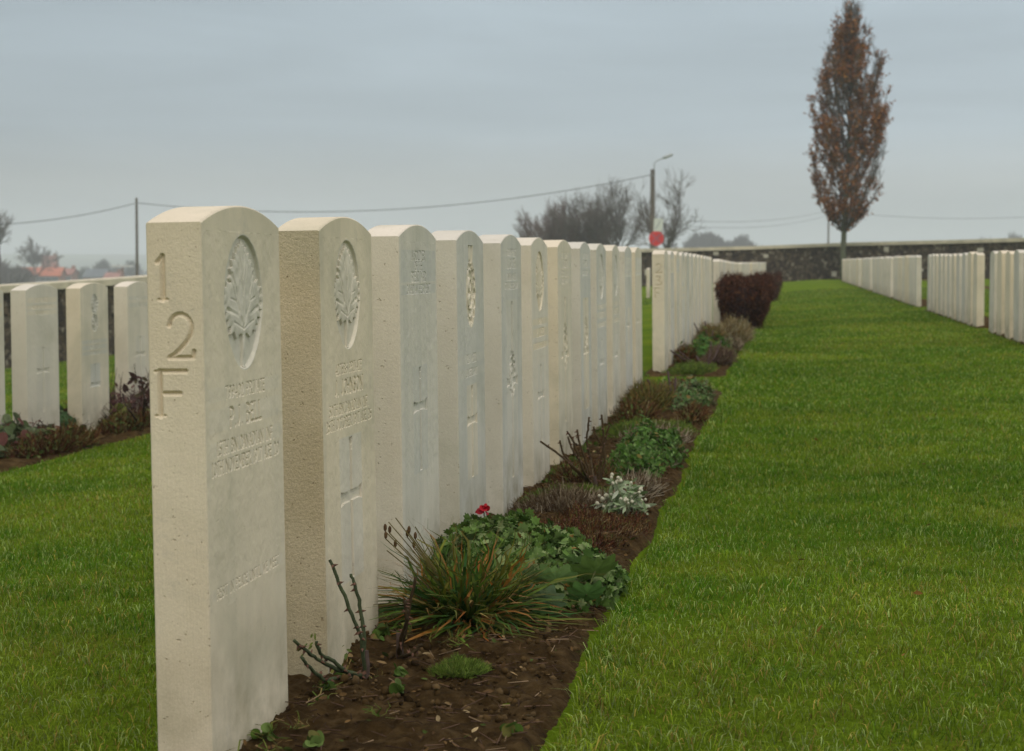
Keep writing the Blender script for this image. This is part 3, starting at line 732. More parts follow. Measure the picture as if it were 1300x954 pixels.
# ------------------------------------------------------------------ grass
def grass_blades(X, Y, Zd, seed, col_fn, hmean=.023, base=None):
    r = np.random.default_rng(seed); n = len(X)
    k = np.maximum(1, Zd / 5.)
    h = hmean * (0.45 + .75 * r.random(n)) * (1 + .35 * vnoise(X * 14, Y * 14, 0, 77)) * (1 + .5 * (r.random(n) > .96)) * k ** .12
    w = .0017 * k ** .85 * (0.7 + .6 * r.random(n))
    an = r.random(n) * 2 * math.pi; ln = .15 + r.random(n) ** .7 * 1.15
    dx, dy = np.cos(an) * ln * h, np.sin(an) * ln * h
    wa = r.random(n) * 2 * math.pi; wx, wy = np.cos(wa) * w / 2, np.sin(wa) * w / 2
    z0 = (gz(X, Y) if base is None else base) - .003
    V = np.empty((n, 5, 3))
    V[:, 0] = np.stack([X - wx, Y - wy, z0], 1); V[:, 1] = np.stack([X + wx, Y + wy, z0], 1)
    mx, my, mz = X + dx * .35, Y + dy * .35, z0 + h * .6
    V[:, 2] = np.stack([mx + wx * .8, my + wy * .8, mz], 1); V[:, 3] = np.stack([mx - wx * .8, my - wy * .8, mz], 1)
    V[:, 4] = np.stack([X + dx, Y + dy, z0 + h * (1 - .38 * ln)], 1)
    b = np.arange(n)[:, None] * 5
    c = col_fn(X, Y, r, n)
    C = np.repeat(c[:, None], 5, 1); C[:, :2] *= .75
    return V.reshape(-1, 3), b + np.array([[3, 2, 4]]), b + np.array([[0, 1, 2, 3]]), C.reshape(-1, 3)

def lawn_col(X, Y, r, n):
    p = fbm(X * 1.1, Y * 1.1, 0, 4, 31); q = fbm(X * 6, Y * 6, 0, 3, 41)
    tt = np.clip(.42 + .75 * p + .5 * q + .22 * r.standard_normal(n), 0, 1)[:, None]
    g = np.array([.064, .155, .008]) * (1 - tt) + np.array([.190, .262, .018]) * tt
    dry = r.random(n) < .05 + .10 * np.clip(p * 2, 0, 1); g[dry] = np.array([.36, .27, .06]) * (.7 + .5 * r.random((dry.sum(), 1)))
    pale = r.random(n) < .16; g[pale] = np.array([.26, .32, .10]) * (.9 + .5 * r.random((pale.sum(), 1)))
    return g * (.5 + .95 * r.random((n, 1))) * (1 + .16 * fbm(X * .8, Y * 1.6, 0, 3, 61) + .16 * vnoise(X * 11, Y * 11, 0, 62))[:, None]

def wedge(z0, z1, dens, seed, pad=.36):
    r = np.random.default_rng(seed); zs = []; xs = []
    zb = np.linspace(z0, z1, 60)
    for a, b in zip(zb, zb[1:]):
        zm = (a + b) / 2; n = int(dens(zm) * (b - a) * 2 * pad * zm)
        z = a + (b - a) * r.random(n); zs.append(z); xs.append((r.random(n) * 2 - 1) * pad * z)
    Z = np.concatenate(zs); X = np.concatenate(xs)
    return X * math.cos(YAW) - Z * math.sin(YAW), X * math.sin(YAW) + Z * math.cos(YAW), Z

M_GRASS = attr_mat('grass_blade', .8, .06, .25)
mbg = MB()
for (a, b, s) in ((2.2, 8, 1), (8, 48, 2)):
    X, Y, Z = wedge(a, b, lambda z: 19000 * min(1, (4.2 / z) ** 1.75), s)
    k = ~in_bed(X, Y) & ~((X > -.875) & (X < -.785) & (Y < 21)) 
    k &= ~((X < -.9) & (X > -3.1) & (Y > 4 + 2.4 * (-X)) & (Y > 12))            # ground hidden behind the near row
    k &= (X > -16) & (X < 14)
    X, Y, Z = X[k], Y[k], Z[k]
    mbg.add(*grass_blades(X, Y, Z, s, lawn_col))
# longer fringe along the edge of the bed
r = np.random.default_rng(12); n = 9000
Y = 1.8 + 18 * r.random(n) ** 1.6; X = -.345 + edge_wob(Y, 0) + r.random(n) ** 1.5 * .07
k = ~in_bed(X, Y, -.01)
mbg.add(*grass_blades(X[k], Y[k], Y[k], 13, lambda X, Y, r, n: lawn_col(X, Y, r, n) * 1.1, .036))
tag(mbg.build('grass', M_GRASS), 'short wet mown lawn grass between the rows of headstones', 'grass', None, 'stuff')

# ------------------------------------------------------------------ plants in the beds
M_LEAF = attr_mat('leaf', .72, .12, .2, 60, .2)
M_CANE = attr_mat('cane_bark', .7, .15, 0, 90, .35)
M_TWIG = attr_mat('twig', .95, .04, 0, 60, .25)
M_PETAL = attr_mat('petal', .6, .2, .25, 0)
def pal(r, n, cols, wts, jit=.3):
    c = np.array(cols)[r.choice(len(cols), n, p=np.array(wts) / sum(wts))]
    return c * (1 - jit + 2 * jit * r.random((n, 1)))

def straps(mb, r, n, base, spread, length, rise, width, cols, wts, segs=6, droop=1.0, dirf=None, ell=(1, 1)):
    """arching strap leaves from one crown"""
    an = r.random(n) * 2 * math.pi if dirf is None else dirf(r, n)
    ln = length * (.5 + .6 * r.random(n)); up = rise * (.25 + .9 * r.random(n))
    b = np.array(base)[None] + np.stack([np.cos(an) * spread * r.random(n) * ell[0], np.sin(an) * spread * r.random(n) * ell[1], np.zeros(n)], 1)
    t_ = np.linspace(0, 1, segs + 1)
    th = np.clip(.22 + 1.28 * r.random(n) ** .7, .1, 1.45)       # lean from vertical
    P = np.empty((n, segs + 1, 3)); hor = np.sin(th) * ln; ver = np.cos(th) * ln + up * .2
    P[:, :, 0] = b[:, 0:1] + np.cos(an)[:, None] * hor[:, None] * t_ * ell[0]
    P[:, :, 1] = b[:, 1:2] + np.sin(an)[:, None] * hor[:, None] * t_ * ell[1]
    P[:, :, 2] = b[:, 2:3] + ver[:, None] * t_ - droop * (hor * .45)[:, None] * t_ ** 2.5
    P[:, 1:, :2] += .012 * r.standard_normal((n, segs, 2)) * t_[None, 1:, None]
    P[:, :, 2] = np.maximum(P[:, :, 2], b[:, 2:3] + .004)
    tw = an + math.pi / 2 + .5 * r.standard_normal(n)
    wv = np.stack([np.cos(tw), np.sin(tw), .3 * r.standard_normal(n)], 1) * (width * (.6 + .8 * r.random(n)))[:, None] / 2
    wf = np.array([.7, 1, 1, .9, .75, .5, .08, .05])[:segs + 1] if segs < 8 else np.linspace(1, .1, segs + 1)
    wf[-1] = .05
    A = P - wv[:, None] * wf[None, :, None]; B = P + wv[:, None] * wf[None, :, None]
    V = np.concatenate([A, B], 1).reshape(-1, 3); k = segs + 1
    q = np.array([(i, i + 1, k + i + 1, k + i) for i in range(segs)])
    Fq = (np.arange(n) * 2 * k)[:, None, None] + q[None]
    c = pal(r, n, cols, wts)
    C = np.repeat(c[:, None], 2 * k, 1)
    tip = np.tile(t_, 2)[None, :, None]; brown = np.array([.19, .10, .035])
    mixm = (tip ** 3) * (r.random((n, 1, 1)) > .5); C = C * (1 - mixm) + brown * mixm
    mb.add(V, None, Fq, C.reshape(-1, 3)); return mb

def leafshape(kind):
    if kind == 'lobed':
        a = np.linspace(-2.6, 2.6, 21); rr = 1 * (.78 + .22 * np.cos(a * 7)); x = np.sin(a) * rr * .55; y = .5 + np.cos(a) * rr * .5
        return np.array([(0, 0)] + list(zip(x, y)))
    if kind == 'round': a = np.linspace(-2.8, 2.8, 13); return np.array([(0, 0)] + [(math.sin(q) * .5 , .5 + math.cos(q) * .5) for q in a])
    if kind == 'small': return np.array([(0, 0), (-.22, .3), (-.2, .65), (0, 1), (.2, .65), (.22, .3)])
    return np.array([(0, 0), (-.11, .25), (-.14, .55), (-.07, .85), (0, 1), (.07, .85), (.14, .55), (.11, .25)])

def leaves(mb, r, P, Nrm, size, kind, cols, wts, jit=.3, flop=.6):
    """one leaf per point: grows from P outward with normal roughly Nrm"""
    S = leafshape(kind); n = len(P); k = len(S)
    Nrm = Nrm + flop * r.standard_normal((n, 3)); Nrm /= np.linalg.norm(Nrm, axis=1)[:, None]
    d = r.standard_normal((n, 3)); d -= (d * Nrm).sum(1)[:, None] * Nrm; d /= np.linalg.norm(d, axis=1)[:, None] + 1e-9
    e = np.cross(Nrm, d); sz = size * (.6 + .7 * r.random(n))
    cup = .25 * (S[:, 0] ** 2 * 2 - .3 * S[:, 1] ** 2)
    V = P[:, None] + sz[:, None, None] * (e[:, None] * S[None, :, 0:1] + d[:, None] * S[None, :, 1:2] + Nrm[:, None] * cup[None, :, None])
    tri = np.array([(0, i, i + 1) for i in range(1, k - 1)])
    Ft = (np.arange(n) * k)[:, None, None] + tri[None]
    C = np.repeat(pal(r, n, cols, wts, jit)[:, None], k, 1)
    C[:, 0] *= .8
    mb.add(V, Ft, None, C.reshape(-1, 3)); return mb

def dome(r, n, c, rx, ry, h, inner=.75, wob=.18):
    an = r.random(n) * 2 * math.pi; cz = r.random(n); s_ = np.sqrt(1 - cz ** 2)
    k = inner + (1 - inner) * r.random(n) ** .5
    wb = 1 + wob * vnoise(np.cos(an) * 2.5 + c[0] * 9, np.sin(an) * 2.5 + c[1] * 9, cz * 2, 5)
    nrm = np.stack([np.cos(an) * s_, np.sin(an) * s_, cz], 1)
    P = np.array(c)[None] + nrm * np.array([rx, ry, h])[None] * (k * wb)[:, None]
    return P, nrm

def twigs(mb, r, P, D, length, rad, cols, wts, nseg=2, n=3):
    m_ = len(P); ln = length * (.5 + r.random(m_)); A = P; d = D / (np.linalg.norm(D, axis=1)[:, None] + 1e-9)
    c = pal(r, m_, cols, wts)
    for q in range(nseg):
        d2 = d + .35 * r.standard_normal((m_, 3)); d2 /= np.linalg.norm(d2, axis=1)[:, None]
        B = A + d2 * (ln / nseg)[:, None]
        mb.segs(A, B, rad * (1 - q / nseg * .6), rad * (1 - (q + 1) / nseg * .6), n, c); A = B; d = d2
    return mb

# -- arching strappy clump with the orange and green leaves
r = np.random.default_rng(100)
bp = (-.625, 3.43); bz = bedz(*bp)
cl = empty('grass_clump', (bp[0], bp[1], bz)); tag(cl, 'big arching clump of green and orange strap leaves in the near bed', 'plant')
G_ = [(.045, .10, .014), (.085, .14, .016), (.14, .15, .02), (.26, .11, .02), (.028, .075, .016), (.27, .19, .06)]
mb = MB(); straps(mb, r, 800, (0, 0, 0), .06, .245, .07, .0062, G_, [6, 5, 3, 1.3, 4, .5], 7, .9); mb.build('foliage', M_LEAF, cl)
mb = MB(); straps(mb, r, 70, (0, 0, 0), .05, .24, 0, .007, [(.32, .11, .02), (.34, .20, .07), (.2, .09, .025)], [3, 1, 1], 7, 1.5); tag(mb.build('withered_leaves', M_LEAF, cl), 'withered orange straps lying at the foot')
sm_ = MB(); hd = MB()
for q in range(16):
    an = math.pi * (.80 + .5 * r.random()); l = .17 + .10 * r.random(); th = .35 + .5 * r.random()
    P = [np.array([math.cos(an) * math.sin(th) * l * u, math.sin(an) * math.sin(th) * l * u * .5, math.cos(th) * l * u * (1 - .08 * u)]) for u in np.linspace(0, 1, 7)]
    sm_.tube(P, .0011, 4, (.15, .12, .04))
    if q % 2 == 0:
        e = P[-1]; hd.tube([e, e + [0, 0, .004], e + [0, 0, .011], e + [0, 0, .015]], [.001, .0034, .0034, .001], 6, (.10, .06, .03))
sm_.build('flower_stalk', M_LEAF, cl); hd.build('seed_head', M_TWIG, cl)

# -- grey green leafy mound behind it, with a red flower
bp = (-.60, 3.92); bz = bedz(*bp)
gm = empty('leafy_mound', (bp[0], bp[1], bz)); tag(gm, 'spreading mound of small grey green leaves behind the strap leaf clump', 'plant')
mb = MB()
for (cx, cy, rx, ry, h, n) in ((-.02, .05, .19, .26, .125, 2600), (.125, -.12, .13, .24, .095, 1700), (-.1, .10, .12, .2, .12, 800), (.12, -.28, .09, .13, .065, 600)):
    P, nn = dome(r, n, (cx, cy, 0), rx, ry, h); leaves(mb, r, P, nn, .021, 'lobed', [(.080, .14, .025), (.13, .20, .055), (.20, .25, .10), (.045, .09, .015), (.24, .13, .03)], [4, 4, 2, 3, .4])
mb.build('foliage', M_LEAF, gm)
mb = MB()
for q in range(110):
    a = r.random() * 6.28; rr = r.random() ** .5; P0 = np.array([.0 + .17 * rr * math.cos(a), -.05 + .28 * rr * math.sin(a), .0]); 
    mb.segs([P0 * [.6, .6, 0]], [P0 + [0, 0, .12 * (1 - rr * rr * .8)]], .0014, .0009, 3, (.12, .13, .05))
mb.build('stems', M_TWIG, gm)
fl = empty('red_flower', (-.70, 4.06, bedz(-.70, 4.06))); tag(fl, 'tiny red flower showing above the grey green mound', 'flower')
mb = MB(); mb.tube([(0, 0, 0), (.004, 0, .08), (0, .003, .142)], .0013, 5, (.1, .13, .05)); mb.build('stalk', M_LEAF, fl)
mb = MB()
for q in range(7):
    a = q * 2.4; P = np.array([[math.cos(a) * .004, math.sin(a) * .004, .142 + .002 * q]]); leaves(mb, r, P, np.array([[math.cos(a), math.sin(a), .9]]), .017, 'round', [(.42, .01, .02), (.3, .008, .02)], [2, 1], .15, .15)
mb.build('petals', M_PETAL, fl)
# -- broad ruffled leaves at the right of the mound
bp = (-.41, 3.60); bz = bedz(*bp)
bl = empty('ruffled_leaf_plant', (bp[0], bp[1], bz)); tag(bl, 'low plant with broad scalloped green leaves at the edge of the lawn', 'plant')
def broad_leaf(c, size, col_, tilt, az):
    a = np.linspace(0, 2 * math.pi, 49)[:-1]; mbb = MB()
    rings = [0, .35, .7, 1]; V = [(0, 0, 0)]
    for q in rings[1:]:
        for b in a:
            rr = q * size * (1 + .10 * math.cos(b * 9) * q - .45 * max(0, math.cos(b)) ** 12)
            V.append((rr * math.cos(b), rr * math.sin(b), size * (.22 * q * q + .10 * math.cos(b * 9) * q * q)))
    V = np.array(V); ct, st_ = math.cos(tilt), math.sin(tilt); V = V @ np.array([[ct, 0, st_], [0, 1, 0], [-st_, 0, ct]])
    ca, sa = math.cos(az), math.sin(az); V = V @ np.array([[ca, sa, 0], [-sa, ca, 0], [0, 0, 1]]) + c
    k = 48; T = [(0, 1 + i, 1 + (i + 1) % k) for i in range(k)]
    Q = [(1 + g * k + i, 1 + (g + 1) * k + i, 1 + (g + 1) * k + (i + 1) % k, 1 + g * k + (i + 1) % k) for g in range(2) for i in range(k)]
    mbb.add(V, T, Q, col_); return mbb
for q, (c, s_, cl_, ti, az) in enumerate([((.02, .02, .075), .050, (.07, .11, .025), .7, 5.2), ((-.055, -.03, .065), .042, (.10, .16, .05), .9, 4.6), ((.01, -.05, .04), .038, (.06, .12, .03), .8, 5.0),
        ((-.07, -.09, .035), .040, (.13, .19, .10), .9, 4.3), ((-.02, .06, .085), .036, (.08, .13, .04), .4, 4.2), ((-.11, -.03, .07), .034, (.09, .14, .05), .8, 4.0)]):
    broad_leaf(np.array(c), s_, tuple(1.5 * v for v in cl_), ti, az).build('leaf', M_LEAF, bl, True)
mb = MB()
for c in [(.02, .02, .075), (-.055, -.03, .065), (.01, -.05, .04), (-.07, -.09, .035), (-.02, .06, .085), (-.11, -.03, .07)]: mb.tube([(-.03, 0, 0), np.array(c) * [.6, .6, .7], c], .0018, 5, (.12, .14, .05))
mb.build('stems', M_LEAF, bl)

# -- pruned rose canes
def cane(mb, th, r, P, rad, thorns=10, colr=(.075, .10, .05)):
    P = np.array(P, float); k = len(P); tt = np.linspace(0, k - 1, 18)
    Q = np.stack([np.interp(tt, range(k), P[:, i]) for i in range(3)], 1)
    Q[1:-1] += .0007 * r.standard_normal((16, 3))
    rr = np.linspace(rad, rad * .72, 18) * (1 + .06 * r.standard_normal(18))
    cc = np.repeat(np.array(colr)[None], 18, 0) * (.6 + .7 * r.random((18, 1)))
    mb.tube(Q, rr, 8, colr)
    for q in range(thorns):
        i = r.integers(1, 17); a = r.random() * 6.28; T = Q[min(i + 1, 17)] - Q[i - 1]; T /= np.linalg.norm(T)
        u = np.cross(T, [.3, .5, .8]); u /= np.linalg.norm(u); v = np.cross(T, u); d = u * math.cos(a) + v * math.sin(a)
        th.append(MB().segs([Q[i] + d * rr[i] * .8], [Q[i] + d * (rr[i] + rad * 1.9) - T * rad * .3], rad * .75, rad * .04, 5, (.11, .055, .035)))

def rose(name, label, base, canes, rad, seed, extra=None, green=(.075, .10, .05), group='pruned rose bushes in the beds', thorns=9):
    r = np.random.default_rng(seed); z = bedz(base[0], base[1])
    e = empty('rose_bush', (base[0], base[1], z)); tag(e, label, 'rose bush', group)
    st_ = MB(); st_.tube([(0, 0, -.02), (.002, 0, .02), (0, .002, .045)], [rad * 1.9, rad * 1.7, rad * 1.4], 9, (.075, .05, .04)); st_.build('stump', M_CANE, e)
    for P in canes:
        a = MB(); th = []; cane(a, th, r, P, rad, thorns, green); ca = a.build('cane', M_CANE, e, True)
        for q_ in th: q_.build('thorn', M_CANE, ca)
    if extra: extra(e, r)
    return e
# near rose at the foot of the second stone: positions follow the cane ends in the photo
def loc(px, py, Z, b): return tuple(at(px, py, Z) - np.array(b))
b0 = gp(462, 872); b0 = (b0[0] + .0, b0[1], bedz(b0[0], b0[1])); Zc = 3.02
c_ = lambda *pts: [(0, 0, .0)] + [loc(x, y, z, b0) for x, y, z in pts]
def rx(e, r):
    mb = MB(); P = np.array([loc(437, 832, 2.98, b0), loc(402, 822, 2.93, b0), loc(395, 818, 2.93, b0), loc(380, 835, 2.9, b0)])
    leaves(mb, r, np.repeat(P, 3, 0) + .004 * r.standard_normal((12, 3)), np.tile([0, -1, .5], (12, 1)), .012, 'small', [(.13, .16, .03), (.09, .12, .03)], [1, 1]); mb.build('foliage', M_LEAF, e)
rose('rose', 'pruned thorny green rose canes at the foot of the second headstone', b0,
     [c_((457, 812, 3.02), (444, 780, 3.02), (430, 745, 3.02), (417, 713, 3.02)), c_((461, 815, 3.05), (456, 775, 3.06), (450, 745, 3.06), (444, 731, 3.06)),
      c_((430, 856, 2.98), (402, 842, 2.93), (386, 830, 2.9), (371, 817, 2.88)), c_((438, 858, 2.98), (420, 842, 2.96), (405, 835, 2.94), (400, 818, 2.93)), c_((410, 868, 2.93), (395, 856, 2.9), (380, 838, 2.88))],
     .0038, 201, rx, (.05, .062, .028), thorns=14)
# dark twigs in front of the strap clump
b1 = gp(505, 850); b1 = (b1[0], b1[1], bedz(b1[0], b1[1]))
c_ = lambda *pts: [(0, 0, .0)] + [loc(x, y, z, b1) for x, y, z in pts]
rose('rose', 'short dark rose stub standing left of the strap leaf clump', b1,
     [c_((512, 810, 3.15), (520, 770, 3.15), (527, 735, 3.15)), c_((508, 815, 3.13), (516, 790, 3.1), (512, 765, 3.1)), c_((520, 835, 3.1), (535, 822, 3.1))], .004, 202, None, (.04, .026, .011))
# upright dark rose in the middle of the bed
b2 = gp(756, 632); b2 = (b2[0], b2[1], bedz(b2[0], b2[1])); zz = 5.45
c_ = lambda *pts: [(0, 0, .0)] + [loc(x, y, z, b2) for x, y, z in pts]
DK = (.055, .034, .014)
rose('rose', 'dark many branched pruned rose between the white flower heads and the headstones', b2,
     [c_((768, 590, 5.5), (767, 560, 5.5), (764, 527, 5.5)), c_((767, 570, 5.5), (755, 550, 5.5), (754, 542, 5.5)), c_((767, 565, 5.5), (774, 540, 5.5)),
      c_((750, 585, 5.6), (745, 560, 5.6), (748, 530, 5.6)), c_((745, 590, 5.5), (735, 560, 5.5), (733, 546, 5.5)), c_((735, 600, 5.4), (713, 580, 5.4), (686, 561, 5.4)),
      c_((728, 595, 5.5), (714, 575, 5.5), (711, 560, 5.5)), c_((745, 595, 5.6), (728, 575, 5.6), (721, 555, 5.6)), c_((740, 598, 5.4), (728, 560, 5.4), (720, 548, 5.4))], .0042, 203, None, DK)
for k_, (base, ends, lab, Z0) in enumerate([
    ((850, 520), [(817, 485), (822, 482), (858, 480), (848, 472), (846, 490)], 'pruned rose with a bare leaning cane at the end of the near bed', 8.9),
    ((893, 472), [(851, 445), (862, 446), (903, 434), (916, 433), (884, 452)], 'pruned rose in the bed beyond the grass gap', 12.2),
    ((895, 447), [(881, 410), (895, 408), (905, 420), (886, 425)], 'twiggy rose against the headstones beyond the grass gap', 15.0)]):
    b = gp(*base); b = (b[0], b[1], bedz(b[0], b[1])); Z0 = (b[1] + 0) * 1.0 / math.cos(YAW) * .985
    rose('rose', lab, b, [[(0, 0, 0), tuple((np.array(loc((px + base[0]) / 2 + 3, (py + base[1]) / 2 + 2, Z0, b)))), loc(px, py, Z0 + .05 * q, b)] for q, (px, py) in enumerate(ends)], .007, 210 + k_, None, (.06, .035, .03), thorns=4)

# -- mats, mosses and heathers
def mat_plant(name, label, cat, c, rx, ry, h, n, length, rad, cols, wts, seed, group=None, up=1.0, leaf=None, part='twigs'):
    r = np.random.default_rng(seed); z = bedz(c[0], c[1]); e = empty(name, (c[0], c[1], z - .004)); tag(e, label, cat, group)
    P, nn = dome(r, n, (0, 0, 0), rx, ry, h, .3, .42)
    P[:, 2] *= .8 * (1 + .45 * vnoise(P[:, 0] * 22, P[:, 1] * 22, seed, 8)); P[:, 2] = np.maximum(P[:, 2], .002)
    mb = MB(); twigs(mb, r, P, nn * [1, 1, 1] + [0, 0, up], length, rad, cols, wts); mb.build(part, M_TWIG, e)
    if leaf:
        nl, sz, kind, lc, lw = leaf; P, nn = dome(r, nl, (0, 0, 0), rx, ry, h + length * .5, .45, .38); P[:, 2] *= (1 + .3 * vnoise(P[:, 0] * 18, P[:, 1] * 18, seed, 8)); mb = MB(); leaves(mb, r, P, nn, sz, kind, lc, lw); mb.build('foliage', M_LEAF, e)
    return e
RED = [(.065, .026, .012), (.105, .042, .02), (.14, .085, .03), (.03, .017, .009), (.19, .14, .07), (.09, .10, .03)]
GRY = [(.12, .085, .05), (.20, .155, .10), (.065, .04, .022), (.30, .25, .18)]
MOS = [(.085, .13, .02), (.12, .17, .03), (.06, .09, .02), (.15, .15, .04)]
mat_plant('heather_mat', 'low dark red brown heather mat in front of the fifth and sixth headstones', 'plant', (-.53, 4.62), .16, .44, .035, 5200, .022, .0012, RED, [4, 3, 2, 3, 1, 1.2], 301,
          leaf=(2200, .009, 'small', [(.10, .03, .02), (.14, .05, .03), (.06, .03, .02), (.16, .1, .04)], [3, 2, 2, .6]))
mat_plant('dead_heather', 'grey brown patch of dead heather stems against the foot of the headstones', 'plant', (-.60, 5.08), .20, .17, .05, 2600, .035, .0013, GRY, [3, 2, 3, .5], 302)
mat_plant('moss_patch', 'bright green moss strip between the dead heather and the dark rose', 'moss', (-.60, 5.37), .19, .10, .035, 5000, .014, .0011, MOS, [3, 3, 2, 1], 303, 'moss patches')
mat_plant('moss_patch', 'small tuft of bright green moss on the bare soil at the front', 'moss', (-.555, 2.98), .045, .045, .02, 2600, .011, .0007, MOS, [3, 3, 2, .5], 304, 'moss patches')
mat_plant('moss_patch', 'green moss patch beside the last headstones of the near group', 'moss', (-.58, 7.35), .20, .32, .05, 4200, .016, .0016, MOS, [3, 3, 2, 1], 305, 'moss patches')
mat_plant('moss_patch', 'wide green moss cushion just after the grass gap', 'moss', (-.62, 11.75), .16, .45, .06, 3600, .02, .0024, MOS, [3, 3, 2, 1], 306, 'moss patches')
mat_plant('heather_mound', 'golden and olive heather mound beside the tall cane at the bed end', 'plant', (-.66, 8.75), .13, .42, .10, 3600, .05, .0022, [(.14, .12, .03), (.2, .13, .04), (.09, .10, .03), (.08, .05, .03)], [3, 2, 3, 2], 307)
mat_plant('leafy_mound', 'dull green leafy mound at the lawn edge near the grass gap', 'plant', (-.47, 8.85), .10, .45, .10, 700, .03, .002, GRY, [1, 1, 2, .3], 308,
          leaf=(3800, .026, 'small', [(.07, .13, .03), (.11, .17, .06), (.16, .18, .08), (.2, .12, .04)], [4, 3, 2, .7]))
mat_plant('leafy_mound', 'fresh green leafy mound with cut leaves beside the white flower heads', 'plant', (-.49, 6.25), .125, .46, .105, 800, .03, .0018, GRY, [1, 1, 2, .2], 309,
          leaf=(6500, .022, 'small', [(.055, .12, .02), (.085, .16, .03), (.13, .20, .06), (.17, .14, .04)], [4, 4, 2, .5]))
mat_plant('leafy_mound', 'bright green low plant below the bare canes beyond the grass gap', 'plant', (-.60, 13.6), .19, .6, .14, 700, .03, .002, GRY, [1, 1, 2, .3], 310,
          leaf=(1900, .04, 'small', [(.05, .12, .02), (.07, .16, .03), (.12, .15, .03)], [4, 4, 2]))
mat_plant('heather_mound', 'brownish twiggy heather at the lawn edge beyond the grass gap', 'plant', (-.47, 12.6), .09, .42, .10, 2400, .05, .0024, [(.13, .09, .06), (.09, .05, .04), (.14, .13, .05)], [3, 3, 1], 311)
mat_plant('heather_mound', 'straw coloured heather with pale tips in front of the dark shrubs', 'plant', (-.50, 16.4), .14, .9, .17, 4200, .08, .0032, [(.24, .19, .10), (.15, .12, .05), (.33, .29, .19), (.09, .06, .03), (.2, .12, .04)], [3, 3, 1.6, 2, 1], 312)
mat_plant('heather_mound', 'olive and rusty heather cushion against the headstones beyond the gap', 'plant', (-.66, 15.2), .10, .7, .17, 2600, .06, .003, [(.12, .11, .03), (.18, .10, .04), (.07, .07, .03)], [3, 2, 2], 313)

for k_, (x, y, rx, ry, h, lab, co) in enumerate([
    (-.66, 5.75, .09, .16, .04, 'small brown heather scrap among the stems of the dark rose', RED), (-.45, 5.35, .05, .2, .03, 'thin dead stalks at the lawn side near the cream flower heads', GRY),
    (-.52, 7.0, .13, .2, .04, 'brown stubble just behind the fresh green mound', GRY), (-.68, 8.0, .08, .3, .07, 'dull brown stalky patch against the tenth headstone', RED),
    (-.42, 8.0, .04, .25, .03, 'low reddish fringe on the lawn edge before the end of the near bed', RED), (-.55, 9.45, .15, .2, .06, 'brown tangle at the very end of the near bed', GRY),
    (-.72, 12.6, .06, .4, .10, 'brown stalks at the foot of the stones just past the grass gap', RED), (-.45, 14.4, .07, .5, .09, 'olive and brown stalks on the lawn edge before the straw coloured heather', GRY),
    (-.55, 18.2, .15, .6, .12, 'dark brown stalks between the straw coloured heather and the dark shrubs', RED), (-.62, 4.18, .09, .1, .03, 'little brown stalks right behind the grey green mound', RED)]):
    mat_plant('dead_stalks', lab, 'plant', (x, y), rx, ry, h, 900, .05, .0013 + .0002 * (y - 4), co, [3, 2, 2, 2, 1, 1][:len(co)], 350 + k_, 'patches of dead stalks in the beds',
              leaf=(260, .016 + .0012 * y, 'small', [(.07, .11, .02), (.12, .14, .04), (.15, .08, .03)], [3, 2, 2]))

# -- silvery plant with cream flower heads
r = np.random.default_rng(400); bp = gp(795, 668); bz = bedz(bp[0], bp[1])
sp_ = empty('silver_plant', (bp[0], bp[1], bz)); tag(sp_, 'silvery green plant with cream flower heads at the lawn side of the bed', 'plant')
st_ = MB(); lv = MB(); fh = []
for q, (px, py) in enumerate([(781, 612), (789, 630), (801, 622), (812, 628), (806, 641), (817, 645), (774, 634), (765, 640), (795, 643), (787, 648), (821, 650), (803, 612)]):
    e = np.array(loc(px, py, 4.97 + .05 * r.standard_normal(), (bp[0], bp[1], bz))); mid = e * [.45, .45, .55] + [0, 0, .01]
    st_.tube([(0.01 * r.standard_normal(), .01 * r.standard_normal(), 0), mid, e], .0018, 5, (.16, .17, .09))
    for u in np.linspace(.25, .97, 8):
        p = mid * (1 - u) + e * u; leaves(lv, r, p[None].repeat(2, 0), np.tile([0, -.3, 1.], (2, 1)), .036, 'long', [(.28, .33, .2), (.20, .26, .13), (.36, .38, .28), (.14, .2, .08)], [3, 3, 1, 2], .2, .9)
    fh.append(e)
st_.build('stems', M_LEAF, sp_); lv.build('foliage', M_LEAF, sp_)
for e in fh[:10]:
    mb = MB()
    for w in range(9):
        c = e + .009 * r.standard_normal(3) + [0, 0, .004]; s_ = .0042 + .002 * r.random()
        mb.tube([c - [0, 0, s_], c - [0, 0, s_ * .6], c, c + [0, 0, s_ * .6], c + [0, 0, s_]], [s_ * .3, s_ * .8, s_, s_ * .8, s_ * .2], 7, (.62, .58, .44))
    mb.build('flower_head', M_PETAL, sp_, True)

